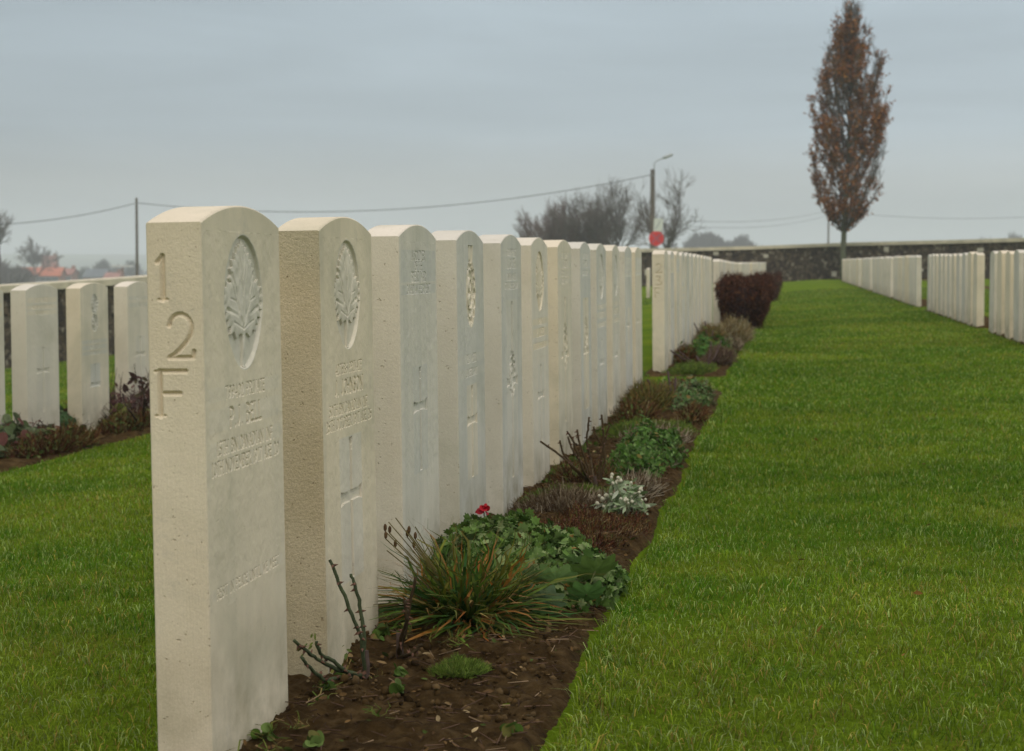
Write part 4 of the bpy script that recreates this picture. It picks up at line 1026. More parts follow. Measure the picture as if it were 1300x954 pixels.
# -- fallen twigs and crumbs of earth on the soil
r = np.random.default_rng(55); mb = MB(); n = 1500
X = -.80 + .42 * r.random(n); Y = 2.3 + 7.2 * r.random(n) ** 1.3
Z = np.array([bedz(a, b) for a, b in zip(X, Y)]) + .004
d = r.standard_normal((n, 3)) * [1, 1, .12]; d /= np.linalg.norm(d, axis=1)[:, None]; l = .012 + .035 * r.random(n)
mb.segs(np.stack([X, Y, Z], 1), np.stack([X, Y, Z], 1) + d * l[:, None], .0011, .0006, 4, pal(r, n, [(.10, .06, .04), (.22, .15, .09), (.05, .03, .02)], [3, 1, 2]))
nl = 1100; Xl = -.80 + .42 * r.random(nl); Yl = 2.3 + 7.2 * r.random(nl) ** 1.4; Zl = np.array([bedz(a, b) for a, b in zip(Xl, Yl)]) + .004
leaves(mb, r, np.stack([Xl, Yl, Zl], 1), np.tile([0, 0, 1.], (nl, 1)), .016, 'small', [(.13, .075, .03), (.20, .13, .06), (.07, .04, .018), (.26, .19, .10), (.06, .08, .02)], [3, 2, 3, .7, 1], .3, .45)
tag(mb.build('twig_litter', M_TWIG), 'broken twigs and dead stalks scattered over the soil of the bed', 'twigs', None, 'stuff')
mb = MB(); n = 1500
X = -.80 + .42 * r.random(n); Y = 2.7 + 4.5 * r.random(n) ** 1.3
Zb = np.array([bedz(a, b) for a, b in zip(X, Y)])
ico = np.array([(0, 0, 1), (.9, 0, .45), (.28, .85, .45), (-.72, .53, .45), (-.72, -.53, .45), (.28, -.85, .45), (.72, .53, -.45), (-.28, .85, -.45), (-.9, 0, -.45), (-.28, -.85, -.45), (.72, -.53, -.45), (0, 0, -1)])
icf = np.array([(0,1,2),(0,2,3),(0,3,4),(0,4,5),(0,5,1),(1,6,2),(2,7,3),(3,8,4),(4,9,5),(5,10,1),(6,7,2),(7,8,3),(8,9,4),(9,10,5),(10,6,1),(11,7,6),(11,8,7),(11,9,8),(11,10,9),(11,6,10)])
V = ico[None] * (1 + .25 * r.standard_normal((n, 12, 1))) * (.0025 + .007 * r.random((n, 1, 1)) ** 2.2) + np.stack([X, Y, Zb + .002], 1)[:, None]
mb.add(V, (np.arange(n) * 12)[:, None, None] + icf[None], None, np.repeat(pal(r, n, [(.055, .033, .013), (.09, .057, .026), (.03, .018, .007)], [3, 2, 2]), 12, 0))
tag(mb.build('soil_crumbs', M_TWIG, None, True), 'loose crumbs and clods of dark earth on the near bed', 'soil', None, 'stuff')

# -- small weeds rooted in the soil and at the feet of the stones
r = np.random.default_rng(56); mb = MB()
for q in range(150):
    y = 2.3 + 7.3 * r.random() ** 1.2; x = (-.775 + .03 * r.random()) if q % 3 else (-.76 + .36 * r.random()); z = bedz(x, y)
    if q % 2:
        P, nn = dome(r, 10, (x, y, z), .012, .012, .01, .3); leaves(mb, r, P, nn, .013 + .008 * r.random(), 'round', [(.07, .12, .02), (.11, .16, .04), (.13, .12, .03)], [3, 2, 1])
    else: straps(mb, r, 9, (x, y, z), .006, .045, .02, .0022, [(.07, .12, .015), (.13, .16, .03), (.2, .15, .05)], [3, 2, 1], 4, .8)
tag(mb.build('weeds', M_LEAF), 'tiny green weeds and seedlings along the feet of the near headstones', 'weeds', None, 'stuff')
mb = MB(); n = 90; X = -.2 + 3 * r.random(n); Y = 2.6 + 9 * r.random(n)
leaves(mb, r, np.stack([X, Y, gz(X, Y) + .017], 1), np.tile([0, 0, 1.], (n, 1)), .018, 'small', [(.20, .10, .02), (.26, .16, .05), (.12, .06, .015)], [3, 2, 2], .3, .5)
tag(mb.build('fallen_leaves', M_LEAF), 'few small brown fallen leaves lying in the lawn', 'leaves', None, 'stuff')

# -- dark purple shrubs further along the bed
def shrub(label, c, rx, ry, h, n, seed, group):
    r = np.random.default_rng(seed); z = g1(c[0], c[1]); e = empty('dark_shrub', (c[0], c[1], z)); tag(e, label, 'shrub', group)
    mb = MB(); m_ = 120; a = r.random(m_) * 6.28; q = r.random(m_) ** .5
    A = np.stack([np.cos(a) * q * rx * .45, np.sin(a) * q * ry * .8, np.zeros(m_)], 1); B = np.stack([np.cos(a) * q * rx, np.sin(a) * q * ry, np.full(m_, h * .8)], 1)
    mb.segs(A, B, .006, .003, 4, (.05, .03, .03)); mb.build('stems', M_TWIG, e)
    u = r.random(n); a = r.random(n) * 6.28; zz = .03 + .97 * r.random(n) ** .8; flare = .68 + .30 * sm(0, .8, zz) - .16 * sm(.85, 1, zz)
    k = .55 + .45 * r.random(n) ** .4; sx_ = np.sign(np.cos(a)) * np.abs(np.cos(a)) ** .6; sy = np.sign(np.sin(a)) * np.abs(np.sin(a)) ** .6
    wb = 1 + .10 * vnoise(a * 2, zz * 5, seed, 3)
    P = np.stack([sx_ * k * rx * flare * wb, sy * k * ry * flare * wb, h * zz * (1 + .14 * vnoise(sx_ * 3, sy * 6, seed, 4))], 1)
    mb = MB(); leaves(mb, r, P, np.stack([sx_, sy, zz], 1), .032, 'small', [(.045, .017, .010), (.066, .026, .014), (.026, .012, .008), (.12, .055, .028)], [4, 3, 3, 1.2])
    top = P[zz > .85][:400]; twigs(mb, r, top, np.tile([0, 0, 1.], (len(top), 1)), .07, .002, [(.07, .03, .02)], [1]); mb.build('foliage', M_TWIG, e)
gg = 'dark purple shrubs along the far bed'
shrub('largest dark purple shrub, nearest of the clipped clump', (-.52, 20.9), .33, .95, .58, 9000, 501, gg)
shrub('second dark purple shrub, merged behind the largest one', (-.52, 23.6), .33, 1.5, .58, 7000, 502, gg)
shrub('third dark purple shrub of the clump, further back', (-.50, 27.2), .32, 1.7, .56, 5000, 503, gg)
shrub('small separate dark shrub at the far end, nearest the wall', (-.42, 38.5), .33, 2.6, .55, 4000, 504, gg)

# -- plants of the left bed
def bedplant(name, label, px, py, rx, ry, h, n, sz, kind, cols, wts, seed, tw=0, cat='plant', Zk=None):
    r = np.random.default_rng(seed); b = gp(px, py); z = bedz(b[0], b[1]); e = empty(name, (b[0], b[1], z)); tag(e, label, cat)
    P, nn = dome(r, n, (0, 0, 0), rx, ry, h, .5); mb = MB(); leaves(mb, r, P, nn, sz, kind, cols, wts); mb.build('foliage', M_LEAF, e)
    P, nn = dome(r, max(tw, 60), (0, 0, 0), rx * .5, ry * .5, h * .3, .2); mb = MB(); twigs(mb, r, P * [1, 1, .2], nn + [0, 0, 1.4], h, .003, [(.07, .045, .04), (.11, .06, .05)], [1, 1], 3); mb.build('stems', M_TWIG, e)
    return e
bedplant('broad_leaf_plant', 'large leaved green and reddish plant at the left edge of the photo', 8, 583, .17, .28, .14, 240, .055, 'round', [(.09, .12, .05), (.14, .17, .09), (.12, .05, .04)], [3, 2, 2], 601)
bedplant('broad_leaf_plant', 'reddish leaved low plant right of the nearest whole left headstone', 30, 575, .2, .34, .12, 420, .036, 'round', [(.13, .055, .035), (.12, .13, .07), (.09, .04, .03)], [3, 2, 2], 602)
bedplant('green_leaf_plant', 'dark green leafy clump in front of the left headstones', 66, 560, .19, .24, .15, 420, .05, 'round', [(.045, .085, .03), (.06, .11, .04), (.10, .14, .06)], [4, 3, 1], 603)
bedplant('green_leaf_plant', 'mid green leafy clump between the left headstones', 97, 553, .17, .24, .15, 420, .05, 'round', [(.06, .10, .035), (.09, .14, .06), (.12, .07, .04)], [4, 3, 1], 604)
bedplant('purple_leaf_plant', 'dark wine red leafy clump in the left bed', 128, 545, .24, .26, .21, 1100, .035, 'small', [(.07, .025, .028), (.10, .04, .035), (.05, .04, .025)], [4, 3, 2], 605)
bedplant('yellow_green_plant', 'yellow green seedling at the front of the left bed', 150, 549, .07, .07, .12, 40, .045, 'round', [(.22, .25, .06), (.18, .18, .05)], [3, 1], 606)
bedplant('red_twig_plant', 'tangle of red brown twigs and leaves beside the nearest headstone', 170, 540, .26, .3, .24, 900, .028, 'small', [(.13, .06, .05), (.09, .04, .035), (.18, .11, .08)], [4, 3, 1], 607, 160)
for k_, (x, y, lab) in enumerate([(-3.40, 7.9, 'low dark brown planting in front of the left row near the photo edge'), (-3.42, 9.0, 'low dark stalks and small leaves in the middle of the left bed'), (-3.40, 10.1, 'low brown planting in the left bed beside the nearest headstone')]):
    mat_plant('dead_stalks', lab, 'plant', (x, y), .10, .42, .07, 1500, .06, .0022, RED, [3, 2, 2, 2, 1, 1], 370 + k_, 'patches of dead stalks in the beds',
              leaf=(520, .030, 'small', [(.06, .09, .02), (.10, .04, .02), (.12, .13, .04)], [3, 2, 2]))
b = gp(178, 545); b = (b[0], b[1], bedz(b[0], b[1])); Zr_ = 9.0
rose('rose', 'thin rose stem with withered leaves in the left bed, beside the nearest headstone', b, [[(0, 0, 0), loc(183, 510, Zr_, b), loc(178, 480, Zr_, b), loc(168, 477, Zr_, b)], [(0, 0, 0), loc(165, 525, Zr_, b), loc(156, 510, Zr_, b), loc(155, 500, Zr_, b)]], .006, 260,
     lambda e, r: leaves(MB(), r, np.array([loc(x, y, Zr_, b) for x, y in [(170, 478), (175, 482), (183, 490), (182, 500), (168, 482), (157, 503), (160, 515), (186, 495), (178, 484)] for _ in range(3)]) + .01 * r.standard_normal((27, 3)), np.tile([0, -1, .3], (27, 1)), .05, 'small', [(.07, .04, .035), (.09, .07, .04)], [2, 1]).build('withered_leaves', M_LEAF, e), (.05, .035, .03))

# ------------------------------------------------------------------ trees
M_BARK = simple('bark', (.10, .085, .07), .9, .3, 10, .15, 0, .01)
M_BARKG = simple('mossy_bark', (.11, .115, .075), .9, .3, 6, .15, 0, .01)
M_BTWIG = simple('bare_twigs', (.12, .10, .085), .9, .25, 3, .15)
M_BTWIG2 = simple('red_brown_twigs', (.15, .105, .09), .9, .25, 3, .15)

def grow(r, start, d, length, rad, depth, out, spread=.5, upb=.15, kids=(3, 4), shrink=.72, wig=.16, minr=.004):
    """recursive limb -> list of (A, B, ra, rb, depth)"""
    n = 4; p = np.array(start, float); d = np.array(d, float); ra = rad; pts = []
    for i in range(n):
        d = d + wig * r.standard_normal(3) + [0, 0, upb * .4]; d /= np.linalg.norm(d); q = p + d * length / n; rb = max(minr, rad * (1 - .5 * (i + 1) / n))
        out.append((p, q, ra, rb, depth)); pts.append((q, d.copy())); p = q; ra = rb
    if depth <= 0: return
    for k in range(r.integers(kids[0], kids[1] + 1)):
        q, dd = pts[r.integers(0 if depth < 4 else 1, n)] if k else pts[-1]
        v = r.standard_normal(3); v -= v.dot(dd) * dd; v /= np.linalg.norm(v)
        nd = dd + v * spread * (.6 + .8 * r.random()) + [0, 0, upb]; nd /= np.linalg.norm(nd)
        grow(r, q, nd, length * shrink * (.75 + .4 * r.random()), max(minr, rad * .52), depth - 1, out, spread, upb, kids, shrink, wig, minr)

def tree_parts(seed, height, trunk_h, rad, depth, spread, upb, kids, shrink, minr, stems=1, basew=0):
    r = np.random.default_rng(seed); out = []
    for s_ in range(stems):
        a = r.random() * 6.28; st_ = np.array([math.cos(a) * basew * r.random(), math.sin(a) * basew * r.random(), -.2])
        d = np.array([.5 * st_[0] / (basew + .01), .5 * st_[1] / (basew + .01), 1.]) if stems > 1 else np.array([0, 0, 1.])
        grow(r, st_, d, trunk_h, rad, depth, out, spread, upb, kids, shrink, .12, minr)
    A = np.array([o[0] for o in out]); B = np.array([o[1] for o in out]); ra = np.array([o[2] for o in out]); rb = np.array([o[3] for o in out]); dp = np.array([o[4] for o in out])
    k = height / B[:, 2].max(); A = A * k; B = B * k
    return A, B, ra, rb, dp

def bare_tree(label, loc_, seed, height, trunk_h, rad, depth=5, spread=.55, upb=.12, kids=(3, 4), shrink=.72, minr=.012, stems=1, basew=0, mat=None, cat='tree', name='bare_tree', group=None, ivy=0, proto=None):
    e = empty(name, loc_); tag(e, label, cat, group)
    A, B, ra, rb, dp = tree_parts(seed, height, trunk_h, rad, depth, spread, upb, kids, shrink, minr, stems, basew)
    t_ = dp >= depth; mb = MB(); mb.segs(A[t_], B[t_], ra[t_], rb[t_], 8); mb.build('trunk', M_BARK, e)
    t_ = (dp < depth) & (dp >= depth - 2); mb = MB(); mb.segs(A[t_], B[t_], ra[t_], rb[t_], 5); mb.build('limbs', M_BARK, e)
    t_ = dp < depth - 2; mb = MB(); mb.segs(A[t_], B[t_], ra[t_], rb[t_], 3); mb.build('crown', mat or M_BTWIG, e)
    if ivy:
        r = np.random.default_rng(seed + 1); n = ivy; z = height * .45 * r.random(n); a = r.random(n) * 6.28
        P = np.stack([np.cos(a) * .22 * (1 + r.random(n)), np.sin(a) * .22 * (1 + r.random(n)), z], 1); mb = MB()
        leaves(mb, r, P, np.stack([np.cos(a), np.sin(a), a * 0 + .3], 1), .16, 'small', [(.05, .055, .025), (.08, .06, .03), (.09, .05, .035)], [2, 1, 1]); mb.build('ivy', M_LEAF, e)
    return e
def gpos(px, Z): p = at(px, 336, Z); return (p[0], p[1], g1(p[0], p[1]) - .05)
def hgt(px, py, Z): p = at(px, py, Z); return p[2] - g1(p[0], p[1]) + .05

# columnar tree that keeps its brown leaves
def column_tree():
    Z = 70.5; pb = at(1070, 336, Z); gz_ = g1(pb[0], pb[1]); H = at(1078, 2, Z)[2] - gz_
    e = empty('columnar_tree', (pb[0], pb[1], gz_)); tag(e, 'tall narrow columnar tree holding brown winter leaves in front of the wall', 'tree')
    r = np.random.default_rng(77)
    ppm = F / Z; gy_ = 336 + (EYE - gz_) * ppm
    prof_y = np.array([292, 280, 262, 240, 205, 150, 110, 80, 55, 35, 18, 2]); prof_l = np.array([8, 18, 30, 40, 46, 49, 47, 39, 29, 19, 9, 2]); prof_r = np.array([8, 19, 30, 42, 47, 50, 48, 40, 31, 21, 10, 2])
    hz = (gy_ - prof_y) / ppm
    tw = MB(); lb = MB(); trk = MB()
    trk.tube([(0, 0, -.2), (.0, 0, 1.2), (.05, 0, 2.6), (.16, 0, 4.4), (.22, 0, 6.5), (.26, 0, 8.8), (.27, 0, H)], [.14, .115, .10, .075, .05, .028, .008], 10)
    trk.build('trunk', M_BARKG, e, True)
    LP = []; LD = []
    def rad_at(h, a):
        l = np.interp(h, hz, prof_l); rr = np.interp(h, hz, prof_r); return (rr * (1 + math.cos(a)) / 2 + l * (1 - math.cos(a)) / 2) / ppm
    for k in range(165):
        h1 = 2.4 + (H - 2.65) * r.random() ** .82; a = r.random() * 6.28; L_ = min(h1 - 1.85, 1.6 + 2.4 * r.random()) ; h0 = h1 - L_
        Rm = rad_at(h1, a) * (.22 + .80 * r.random() ** .42)
        ps = []
        for u in np.linspace(0, 1, 8):
            h = h0 + (h1 - h0) * u; cxu = np.interp(h, [0, 2.6, 4.4, H], [0, .05, .16, .3])
            rr = min(Rm * (1 - (1 - u) ** 1.9), rad_at(h, a) * 1.0)
            ps.append(np.array([cxu + math.cos(a) * rr, math.sin(a) * rr, h]) + .03 * r.standard_normal(3) * (u > 0))
        ps = np.array(ps); lb.segs(ps[:-1], ps[1:], np.linspace(.026, .008, 7), np.linspace(.022, .006, 7), 4)
        for u in r.random(15) ** .55:
            i = min(6, int(u * 7)); p = ps[i] + (ps[i + 1] - ps[i]) * (u * 7 - i); d = ps[i + 1] - ps[i]; d /= np.linalg.norm(d)
            v = r.standard_normal(3) * [1, 1, .3]; nd = d * .9 + v * .42 + [0, 0, .35]; nd /= np.linalg.norm(nd); l = .22 + .4 * r.random()
            q = p + nd * l; lb.segs([p], [q], .008, .004, 3)
            bare = vnoise(q[0] * 1.6 + 5, q[1] * 1.6, q[2] * 1.1, 6) > .26 or (q[2] > H - 1.6 and r.random() < .6)
            for w in range(5):
                nd2 = nd + .5 * r.standard_normal(3); nd2 /= np.linalg.norm(nd2); p2 = p + nd * l * r.random(); q2 = p2 + nd2 * (.12 + .16 * r.random()); tw.segs([p2], [q2], .0045, .003, 3)
                if not bare:
                    for _ in range(r.integers(2, 5)): LP.append(p2 + (q2 - p2) * r.random() + .02 * r.standard_normal(3)); LD.append(nd2)
    # whips at the very top
    for k in range(26):
        a = r.random() * 6.28; q = .32 * r.random(); p = np.array([.25 + math.cos(a) * q, math.sin(a) * q, H - 1.5 + .5 * r.random()]); tw.segs([p], [p + [.06 * r.standard_normal(), .05, .7 + .7 * r.random()]], .007, .003, 3)
    lb.build('limbs', M_BARK, e); tw.build('twigs', M_BTWIG, e)
    mb = MB(); LP = np.array(LP); LD = np.array(LD)
    leaves(mb, r, LP, np.stack([LD[:, 0], LD[:, 1], LD[:, 2] * .3], 1), .105, 'small', [(.30, .11, .03), (.40, .15, .04), (.22, .08, .025), (.46, .21, .06), (.14, .055, .025)], [4, 3, 3, 1, 1.5], .25, 1.2)
    mb.build('foliage', M_LEAF, e)
column_tree()

bare_tree('bushy bare multi stemmed tree behind the near row, left of the other bare trees', gpos(724, 140), 801, hgt(724, 248, 140), 3.4, .06, 4, .22, .10, (4, 5), .60, .010, 24, .9, M_BTWIG2)
bare_tree('smaller bushy bare tree thickening the left side of the bare trees', gpos(705, 146), 802, hgt(705, 266, 146), 3.0, .05, 4, .26, .08, (4, 5), .60, .010, 12, .7, M_BTWIG2)
bare_tree('open spreading bare tree just left of the lamp pole', gpos(790, 138), 803, hgt(790, 224, 138), 2.2, .15, 5, .52, .12, (4, 5), .70, .008, 2, .3)
bare_tree('bare tree with an ivy covered trunk right of the lamp pole', gpos(851, 122), 814, hgt(851, 211, 122), 2.6, .16, 5, .52, .10, (4, 5), .68, .008, 1, 0, None, 'tree', 'bare_tree', None, 700)
bare_tree('big hazy bare tree at the left edge of the photo', gpos(0, 215), 805, hgt(0, 244, 215), 4.0, .28, 5, .6, .10, (3, 5), .74, .022)
bare_tree('rounded hazy bare tree above the long red roof', gpos(46, 420), 806, hgt(46, 299, 420), 2.6, .25, 5, .7, .08, (3, 5), .78, .045)

# far woods and hedges, each clump of woodland reads as one mass
def wood(label, x0, x1, ytop, Z, seed, n, col_, name='wood', kind='stuff', cat='wood', jag=.2, twig=True, ybase=None):
    r = np.random.default_rng(seed); px = x0 + (x1 - x0) * r.random(n); mb = MB()
    u = (px - x0) / (x1 - x0); env = np.clip(np.minimum(u, 1 - u) * 22, 0.35, 1) ** .5
    A = []; B = []
    for p_, e_ in zip(px, env):
        Zq = Z * (1 + .04 * r.standard_normal()); a = at(p_, 336, Zq); g0 = g1(a[0], a[1]); top = at(p_, ytop, Zq)[2]
        hh = (top - g0) * e_ * (1 - jag * .8 + jag * vnoise(p_ * .12, seed, 0, 2) - .5 * jag * r.random()); hb = hh * r.random() * .75
        A.append((a[0], a[1], g0 + hb)); B.append((a[0] + .9 * r.standard_normal(), a[1] + .9 * r.standard_normal(), g0 + hb + (hh - hb) * (.4 + .6 * r.random())))
    mb.segs(A, B, .16 * Z / 500, .06 * Z / 500, 3, col_)
    return tag(mb.build(name, M_TWIG), label, cat, None, kind)
wood('far hazy wood behind the wall, right of the bare trees', 868, 957, 290, 520, 901, 6500, (.10, .09, .085), jag=.12)
wood('low hazy scrub on the skyline in the middle, left of the columnar tree', 955, 1005, 306, 520, 902, 500, (.10, .09, .08))
wood('far hazy wood over the wall at the right edge', 1215, 1300, 294, 620, 903, 2600, (.11, .10, .095), jag=.3)
wood('dark hazy belt of trees behind the red roofs', 70, 175, 328, 640, 904, 3600, (.085, .08, .07), jag=.3)
wood('grey scrub at the left edge under the big bare tree', -30, 40, 322, 330, 905, 2600, (.11, .10, .09), jag=.4)
wood('dark hedgerow trees in front of the belt of trees', 78, 112, 325, 560, 906, 1600, (.06, .06, .05), jag=.5)
wood('far grey wood low on the misty slope at left', 118, 400, 333, 900, 907, 3500, (.09, .09, .08), jag=.35)

# ------------------------------------------------------------------ houses and farm buildings far left
M_BRICK = simple('brick', (.26, .12, .08), .9, .2, 1.2)
M_WHITE = simple('white_render', (.55, .53, .50), .8, .1, 1)
M_TILE = simple('red_tiles', (.42, .13, .07), .8, .2, .9)
M_TILE2 = simple('weathered_tiles', (.30, .13, .10), .8, .25, .9)
M_SLATE = simple('slate', (.11, .12, .13), .7, .2, .9)
M_GLASS = simple('window_glass', (.05, .06, .07), .2, .1, 1, .5)
M_WFR = simple('white_window_frame', (.7, .7, .68), .6, .05, 1)
def house(label, pxl, pxr, Z, ridge_y, wall_h, depth, mwall, mroof, nwin, over=.4, chim=1, cat='house', name='house'):
    a = at(pxl, 336, Z); b = at(pxr, 336, Z); w = np.linalg.norm((b - a)[:2]); c = (a + b) / 2; g0 = g1(c[0], c[1])
    top = at((pxl + pxr) / 2, ridge_y, Z)[2] - g0; rz = math.atan2(b[1] - a[1], b[0] - a[0])
    e = empty(name, (c[0], c[1], g0), rz); tag(e, label, cat); h = min(wall_h, top - 1.2)
    mb = MB(); mb.box((-w / 2, -depth / 2, -1), (w / 2, depth / 2, h)); 
    mb.add([(-w / 2, -depth / 2, h), (-w / 2, depth / 2, h), (-w / 2, 0, top - .15), (w / 2, -depth / 2, h), (w / 2, depth / 2, h), (w / 2, 0, top - .15)], [(0, 2, 1), (3, 4, 5)]); mb.build('wall', mwall, e)
    W = w / 2 + over; D_ = depth / 2 + over; hb = h - over * (top - h) / (depth / 2)
    mb = MB(); mb.add([(-W, -D_, hb), (W, -D_, hb), (W, 0, top), (-W, 0, top), (W, D_, hb), (-W, D_, hb), (-W, -D_, hb + .15), (W, -D_, hb + .15), (W, 0, top + .18), (-W, 0, top + .18), (W, D_, hb + .15), (-W, D_, hb + .15)], None,
        [(6, 7, 8, 9), (9, 8, 10, 11), (0, 3, 2, 1), (3, 5, 4, 2), (0, 1, 7, 6), (4, 5, 11, 10), (0, 6, 9, 3), (3, 9, 11, 5), (1, 2, 8, 7), (2, 4, 10, 8)]); rf = mb.build('roof', mroof, e)
    if chim: mb = MB(); mb.box((w * .28, -.4, top - .5), (w * .28 + .8, .4, top + .9)); mb.build('chimney', M_BRICK, rf)
    for i in range(nwin):
        x = -w / 2 + w * (i + .7) / (nwin + .4)
        f = MB(); f.box((x - .75, -depth / 2 - .06, h * .4), (x + .75, -depth / 2 + .1, h * .4 + 1.3)); fr = f.build('window', M_WFR, e)
        for s_ in (-.36, .36):
            g = MB(); g.box((x + s_ - .3, -depth / 2 - .1, h * .4 + .1), (x + s_ + .3, -depth / 2 - .03, h * .4 + 1.2)); g.build('pane', M_GLASS, fr)
    dmb = MB(); x = -w / 2 + w * .08; dmb.box((x - .5, -depth / 2 - .05, -.2), (x + .5, -depth / 2 + .1, 2.1)); dmb.build('door', M_SLATE, e)
    return e
house('long low building with an orange red tiled roof behind the left wall', 30, 80, 430, 340.5, 2.6, 6, M_BRICK, M_TILE, 6)
house('small house with a faded red roof above and behind the long red roof', 56, 72, 560, 325.5, 4.5, 7, M_BRICK, M_TILE2, 2)
house('reddish brick house just right of the long red roof', 81, 95, 450, 342, 3.2, 7, M_BRICK, M_TILE2, 2)
house('dark slate roofed barn right of the red roofs', 112, 137, 470, 342.5, 2.8, 9, M_BRICK, M_SLATE, 1, .4, 0, 'barn', 'barn')
house('low red brick house between the dark barn and the utility pole', 137, 153, 440, 347, 2.3, 7, M_BRICK, M_TILE2, 2)
# pale flat canopy seen as a small T
p = gpos(156, 400); cn_ = empty('canopy', p); tag(cn_, 'small pale flat topped canopy on a post near the utility pole', 'canopy')
hh = hgt(156, 337, 400); mb = MB(); mb.box((-2.2, -1.2, hh - .45), (2.2, 1.2, hh)); mb.build('roof', M_WHITE, cn_); mb = MB(); mb.box((-.25, -.25, -.3), (.25, .25, hh - .452)); mb.build('post', M_BRICK, cn_)

# ------------------------------------------------------------------ poles, cables, sign
M_POLE = simple('weathered_pole', (.13, .105, .085), .9, .25, 4)
M_GREY = simple('galvanised_metal', (.35, .36, .37), .5, .1, 5, .5, .5)
M_CABLE = simple('cable', (.10, .10, .10), .7, .1, 5)
def pole(label, px, ytop, Z, rad, name='utility_pole', lamp=False):
    p = gpos(px, Z); h = hgt(px, ytop, Z); e = empty(name, p, YAW); tag(e, label, 'pole' if not lamp else 'street lamp', None)
    mb = MB(); mb.tube([(0, 0, -.3), (0, 0, h * .5), (0, 0, h)], [rad * 1.15, rad, rad * .85], 12); mb.build('post', M_POLE, e, False)
    mb = MB(); mb.tube([(-.02, -rad - .02, h - .38), (-.02, -rad - .1, h - .38), (-.02, -rad - .1, h - .25)], .03, 6); mb.build('insulator', M_GREY, e)
    if lamp:
        mb = MB(); mb.tube([(rad * .6, 0, h - .5), (rad * .6, 0, h + .35), (rad * .6 + .12, 0, h + .5), (rad * .6 + .55, 0, h + .68)], .032, 8); ar = mb.build('lamp_arm', M_GREY, e)
        mb = MB(); mb.tube([(rad * .6 + .5, 0, h + .66), (rad * .6 + .62, 0, h + .72), (rad * .6 + 1.0, 0, h + .86), (rad * .6 + 1.12, 0, h + .9)], [.05, .10, .09, .03], 8); mb.build('lamp_head', M_GREY, ar)
    return e, np.array([p[0], p[1], p[2] + h - .3])
_, t1 = pole('slim wooden utility pole beside the top of the nearest headstone', 174.5, 252, 110, .085)
_, t2 = pole('thick pole with a street lamp on an arm among the bare trees', 828, 216, 105, .15, 'street_lamp', True)
_, t3 = pole('thin distant pole left of the columnar tree trunk', 1051, 264, 190, .10)
_, t0 = pole('utility pole off beyond the left edge of the photo', -260, 262, 85, .09)
_, t4 = pole('utility pole off beyond the right edge of the photo', 1420, 262, 170, .1)
def cable(a, b, sag, rad, label, group=None):
    u = np.linspace(0, 1, 33)[:, None]; P = a * (1 - u) + b * u; P[:, 2] -= (sag * 4 * u * (1 - u))[:, 0]
    mb = MB(); mb.segs(P[:-1], P[1:], rad, rad, 5); return tag(mb.build('overhead_cable', M_CABLE), label, 'cable', 'overhead cables')
cable(t0, t1, 1.0, .022, 'overhead cable running left from the slim utility pole')
cable(t1, t2, 1.25, .022, 'long sagging cable from the slim pole to the lamp pole')
cable(t2 - [0, 0, 2.6], t3, .6, .014, 'faint cable between the lamp pole and the thin distant pole')
cable(t2 - [0, 0, 2.9], t3 - [0, 0, .5], .7, .012, 'fainter lower cable between the lamp pole and the thin distant pole')
cable(t3, t4, .9, .018, 'faint cable crossing the sky right of the columnar tree')

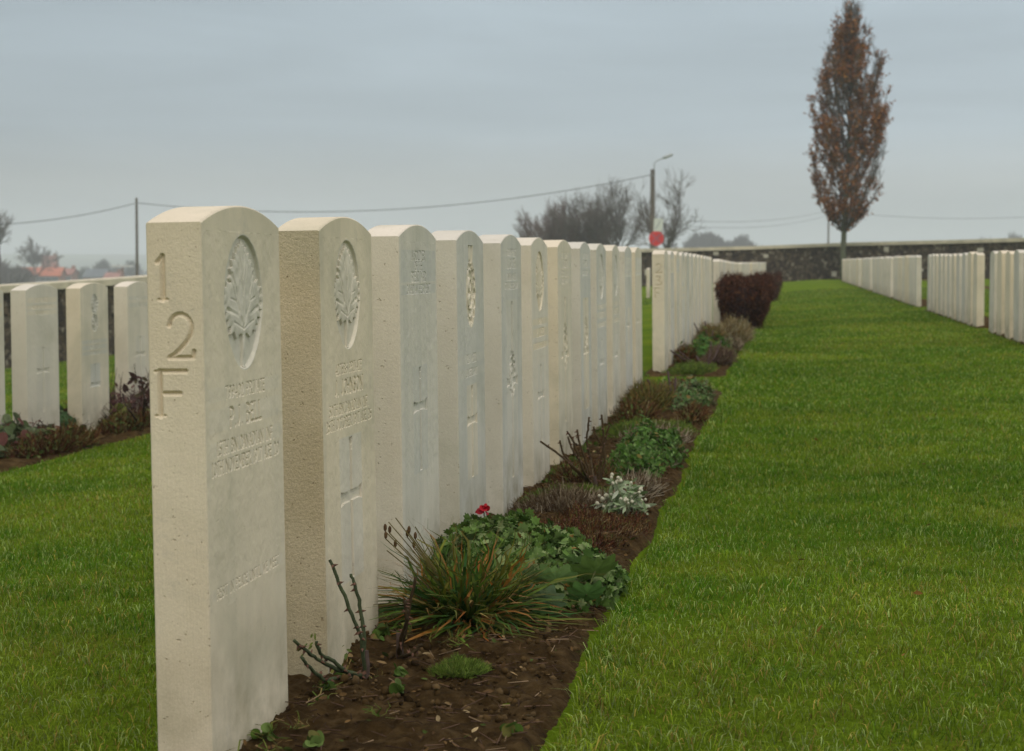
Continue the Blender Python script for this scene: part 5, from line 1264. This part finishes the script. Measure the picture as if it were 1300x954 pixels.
p = gpos(833, 92); sg = empty('road_sign', p, YAW); tag(sg, 'round red road sign with a white plate above it by the lamp pole', 'road sign')
h1 = hgt(833, 303, 92); h2 = hgt(835, 286, 92)
M_RED = simple('red_sign_face', (.62, .045, .045), .5, .15, 3); M_SIGNW = simple('white_sign_face', (.62, .63, .57), .5, .06, 4); M_DULL = simple('dull_mark', (.36, .10, .13), .5, .1, 3)
mb = MB(); mb.tube([(-.02, .06, -.3), (-.02, .06, h2 + .2)], .035, 8); mb.build('post', M_GREY, sg)
mb = MB(); n = 28; a = np.arange(n) * 2 * math.pi / n; Rr = .39
V = np.concatenate([np.c_[Rr * np.cos(a), np.full(n, -.012), h1 + Rr * np.sin(a)], np.c_[Rr * np.cos(a), np.full(n, .012), h1 + Rr * np.sin(a)], [(0, -.012, h1), (0, .012, h1)]])
mb.add(V, [(2 * n, i, (i + 1) % n) for i in range(n)] + [(2 * n + 1, n + (i + 1) % n, n + i) for i in range(n)], [(i, n + i, n + (i + 1) % n, (i + 1) % n) for i in range(n)]); rd = mb.build('round_plate', M_RED, sg)
for s_ in (1, -1):
    d = Rr * .62; w = .05; mb = MB(); mb.add([(-d, -.016, h1 - s_ * d + w), (-d, -.016, h1 - s_ * d - w), (d, -.016, h1 + s_ * d - w), (d, -.016, h1 + s_ * d + w)], None, [(0, 1, 2, 3)])
    mb.V[-1][:, 1] -= .002 * (s_ > 0); mb.build('dull_bar', M_DULL, rd)
mb = MB(); V = []
for y in (-.012, .012): V += [(-.16, y, h2 - .34), (.30, y, h2 - .34), (.36, y, h2 + .32), (-.12, y, h2 + .34)]
mb.add(V, None, [(0, 1, 2, 3), (7, 6, 5, 4), (0, 4, 5, 1), (1, 5, 6, 2), (2, 6, 7, 3), (3, 7, 4, 0)]); wp_ = mb.build('white_plate', M_SIGNW, sg)
mb = MB(); mb.add([(-.08, -.016, h2 - .2), (-.03, -.016, h2 - .22), (.24, -.016, h2 + .2), (.2, -.016, h2 + .22)], None, [(0, 1, 2, 3)]); mb.build('grey_stripe', M_GREY, wp_)

# ------------------------------------------------------------------ haze
m = bpy.data.materials.new('haze'); m.use_nodes = True; t = m.node_tree; t.nodes.clear()
o_ = N(t, 'ShaderNodeOutputMaterial'); v = N(t, 'ShaderNodeVolumePrincipled'); v.inputs['Color'].default_value = (.93, .96, 1, 1); v.inputs['Density'].default_value = .0008
L(t, v.outputs[0], o_.inputs['Volume'])
zlo = float(gz(GX, GY).min()) - 1
mb = MB(); mb.box((-3900, -3900, zlo), (3900, 3900, 46)); hz_ = mb.build('haze', m); tag(hz_, 'thin grey winter haze in the air', 'haze', None, 'stuff')
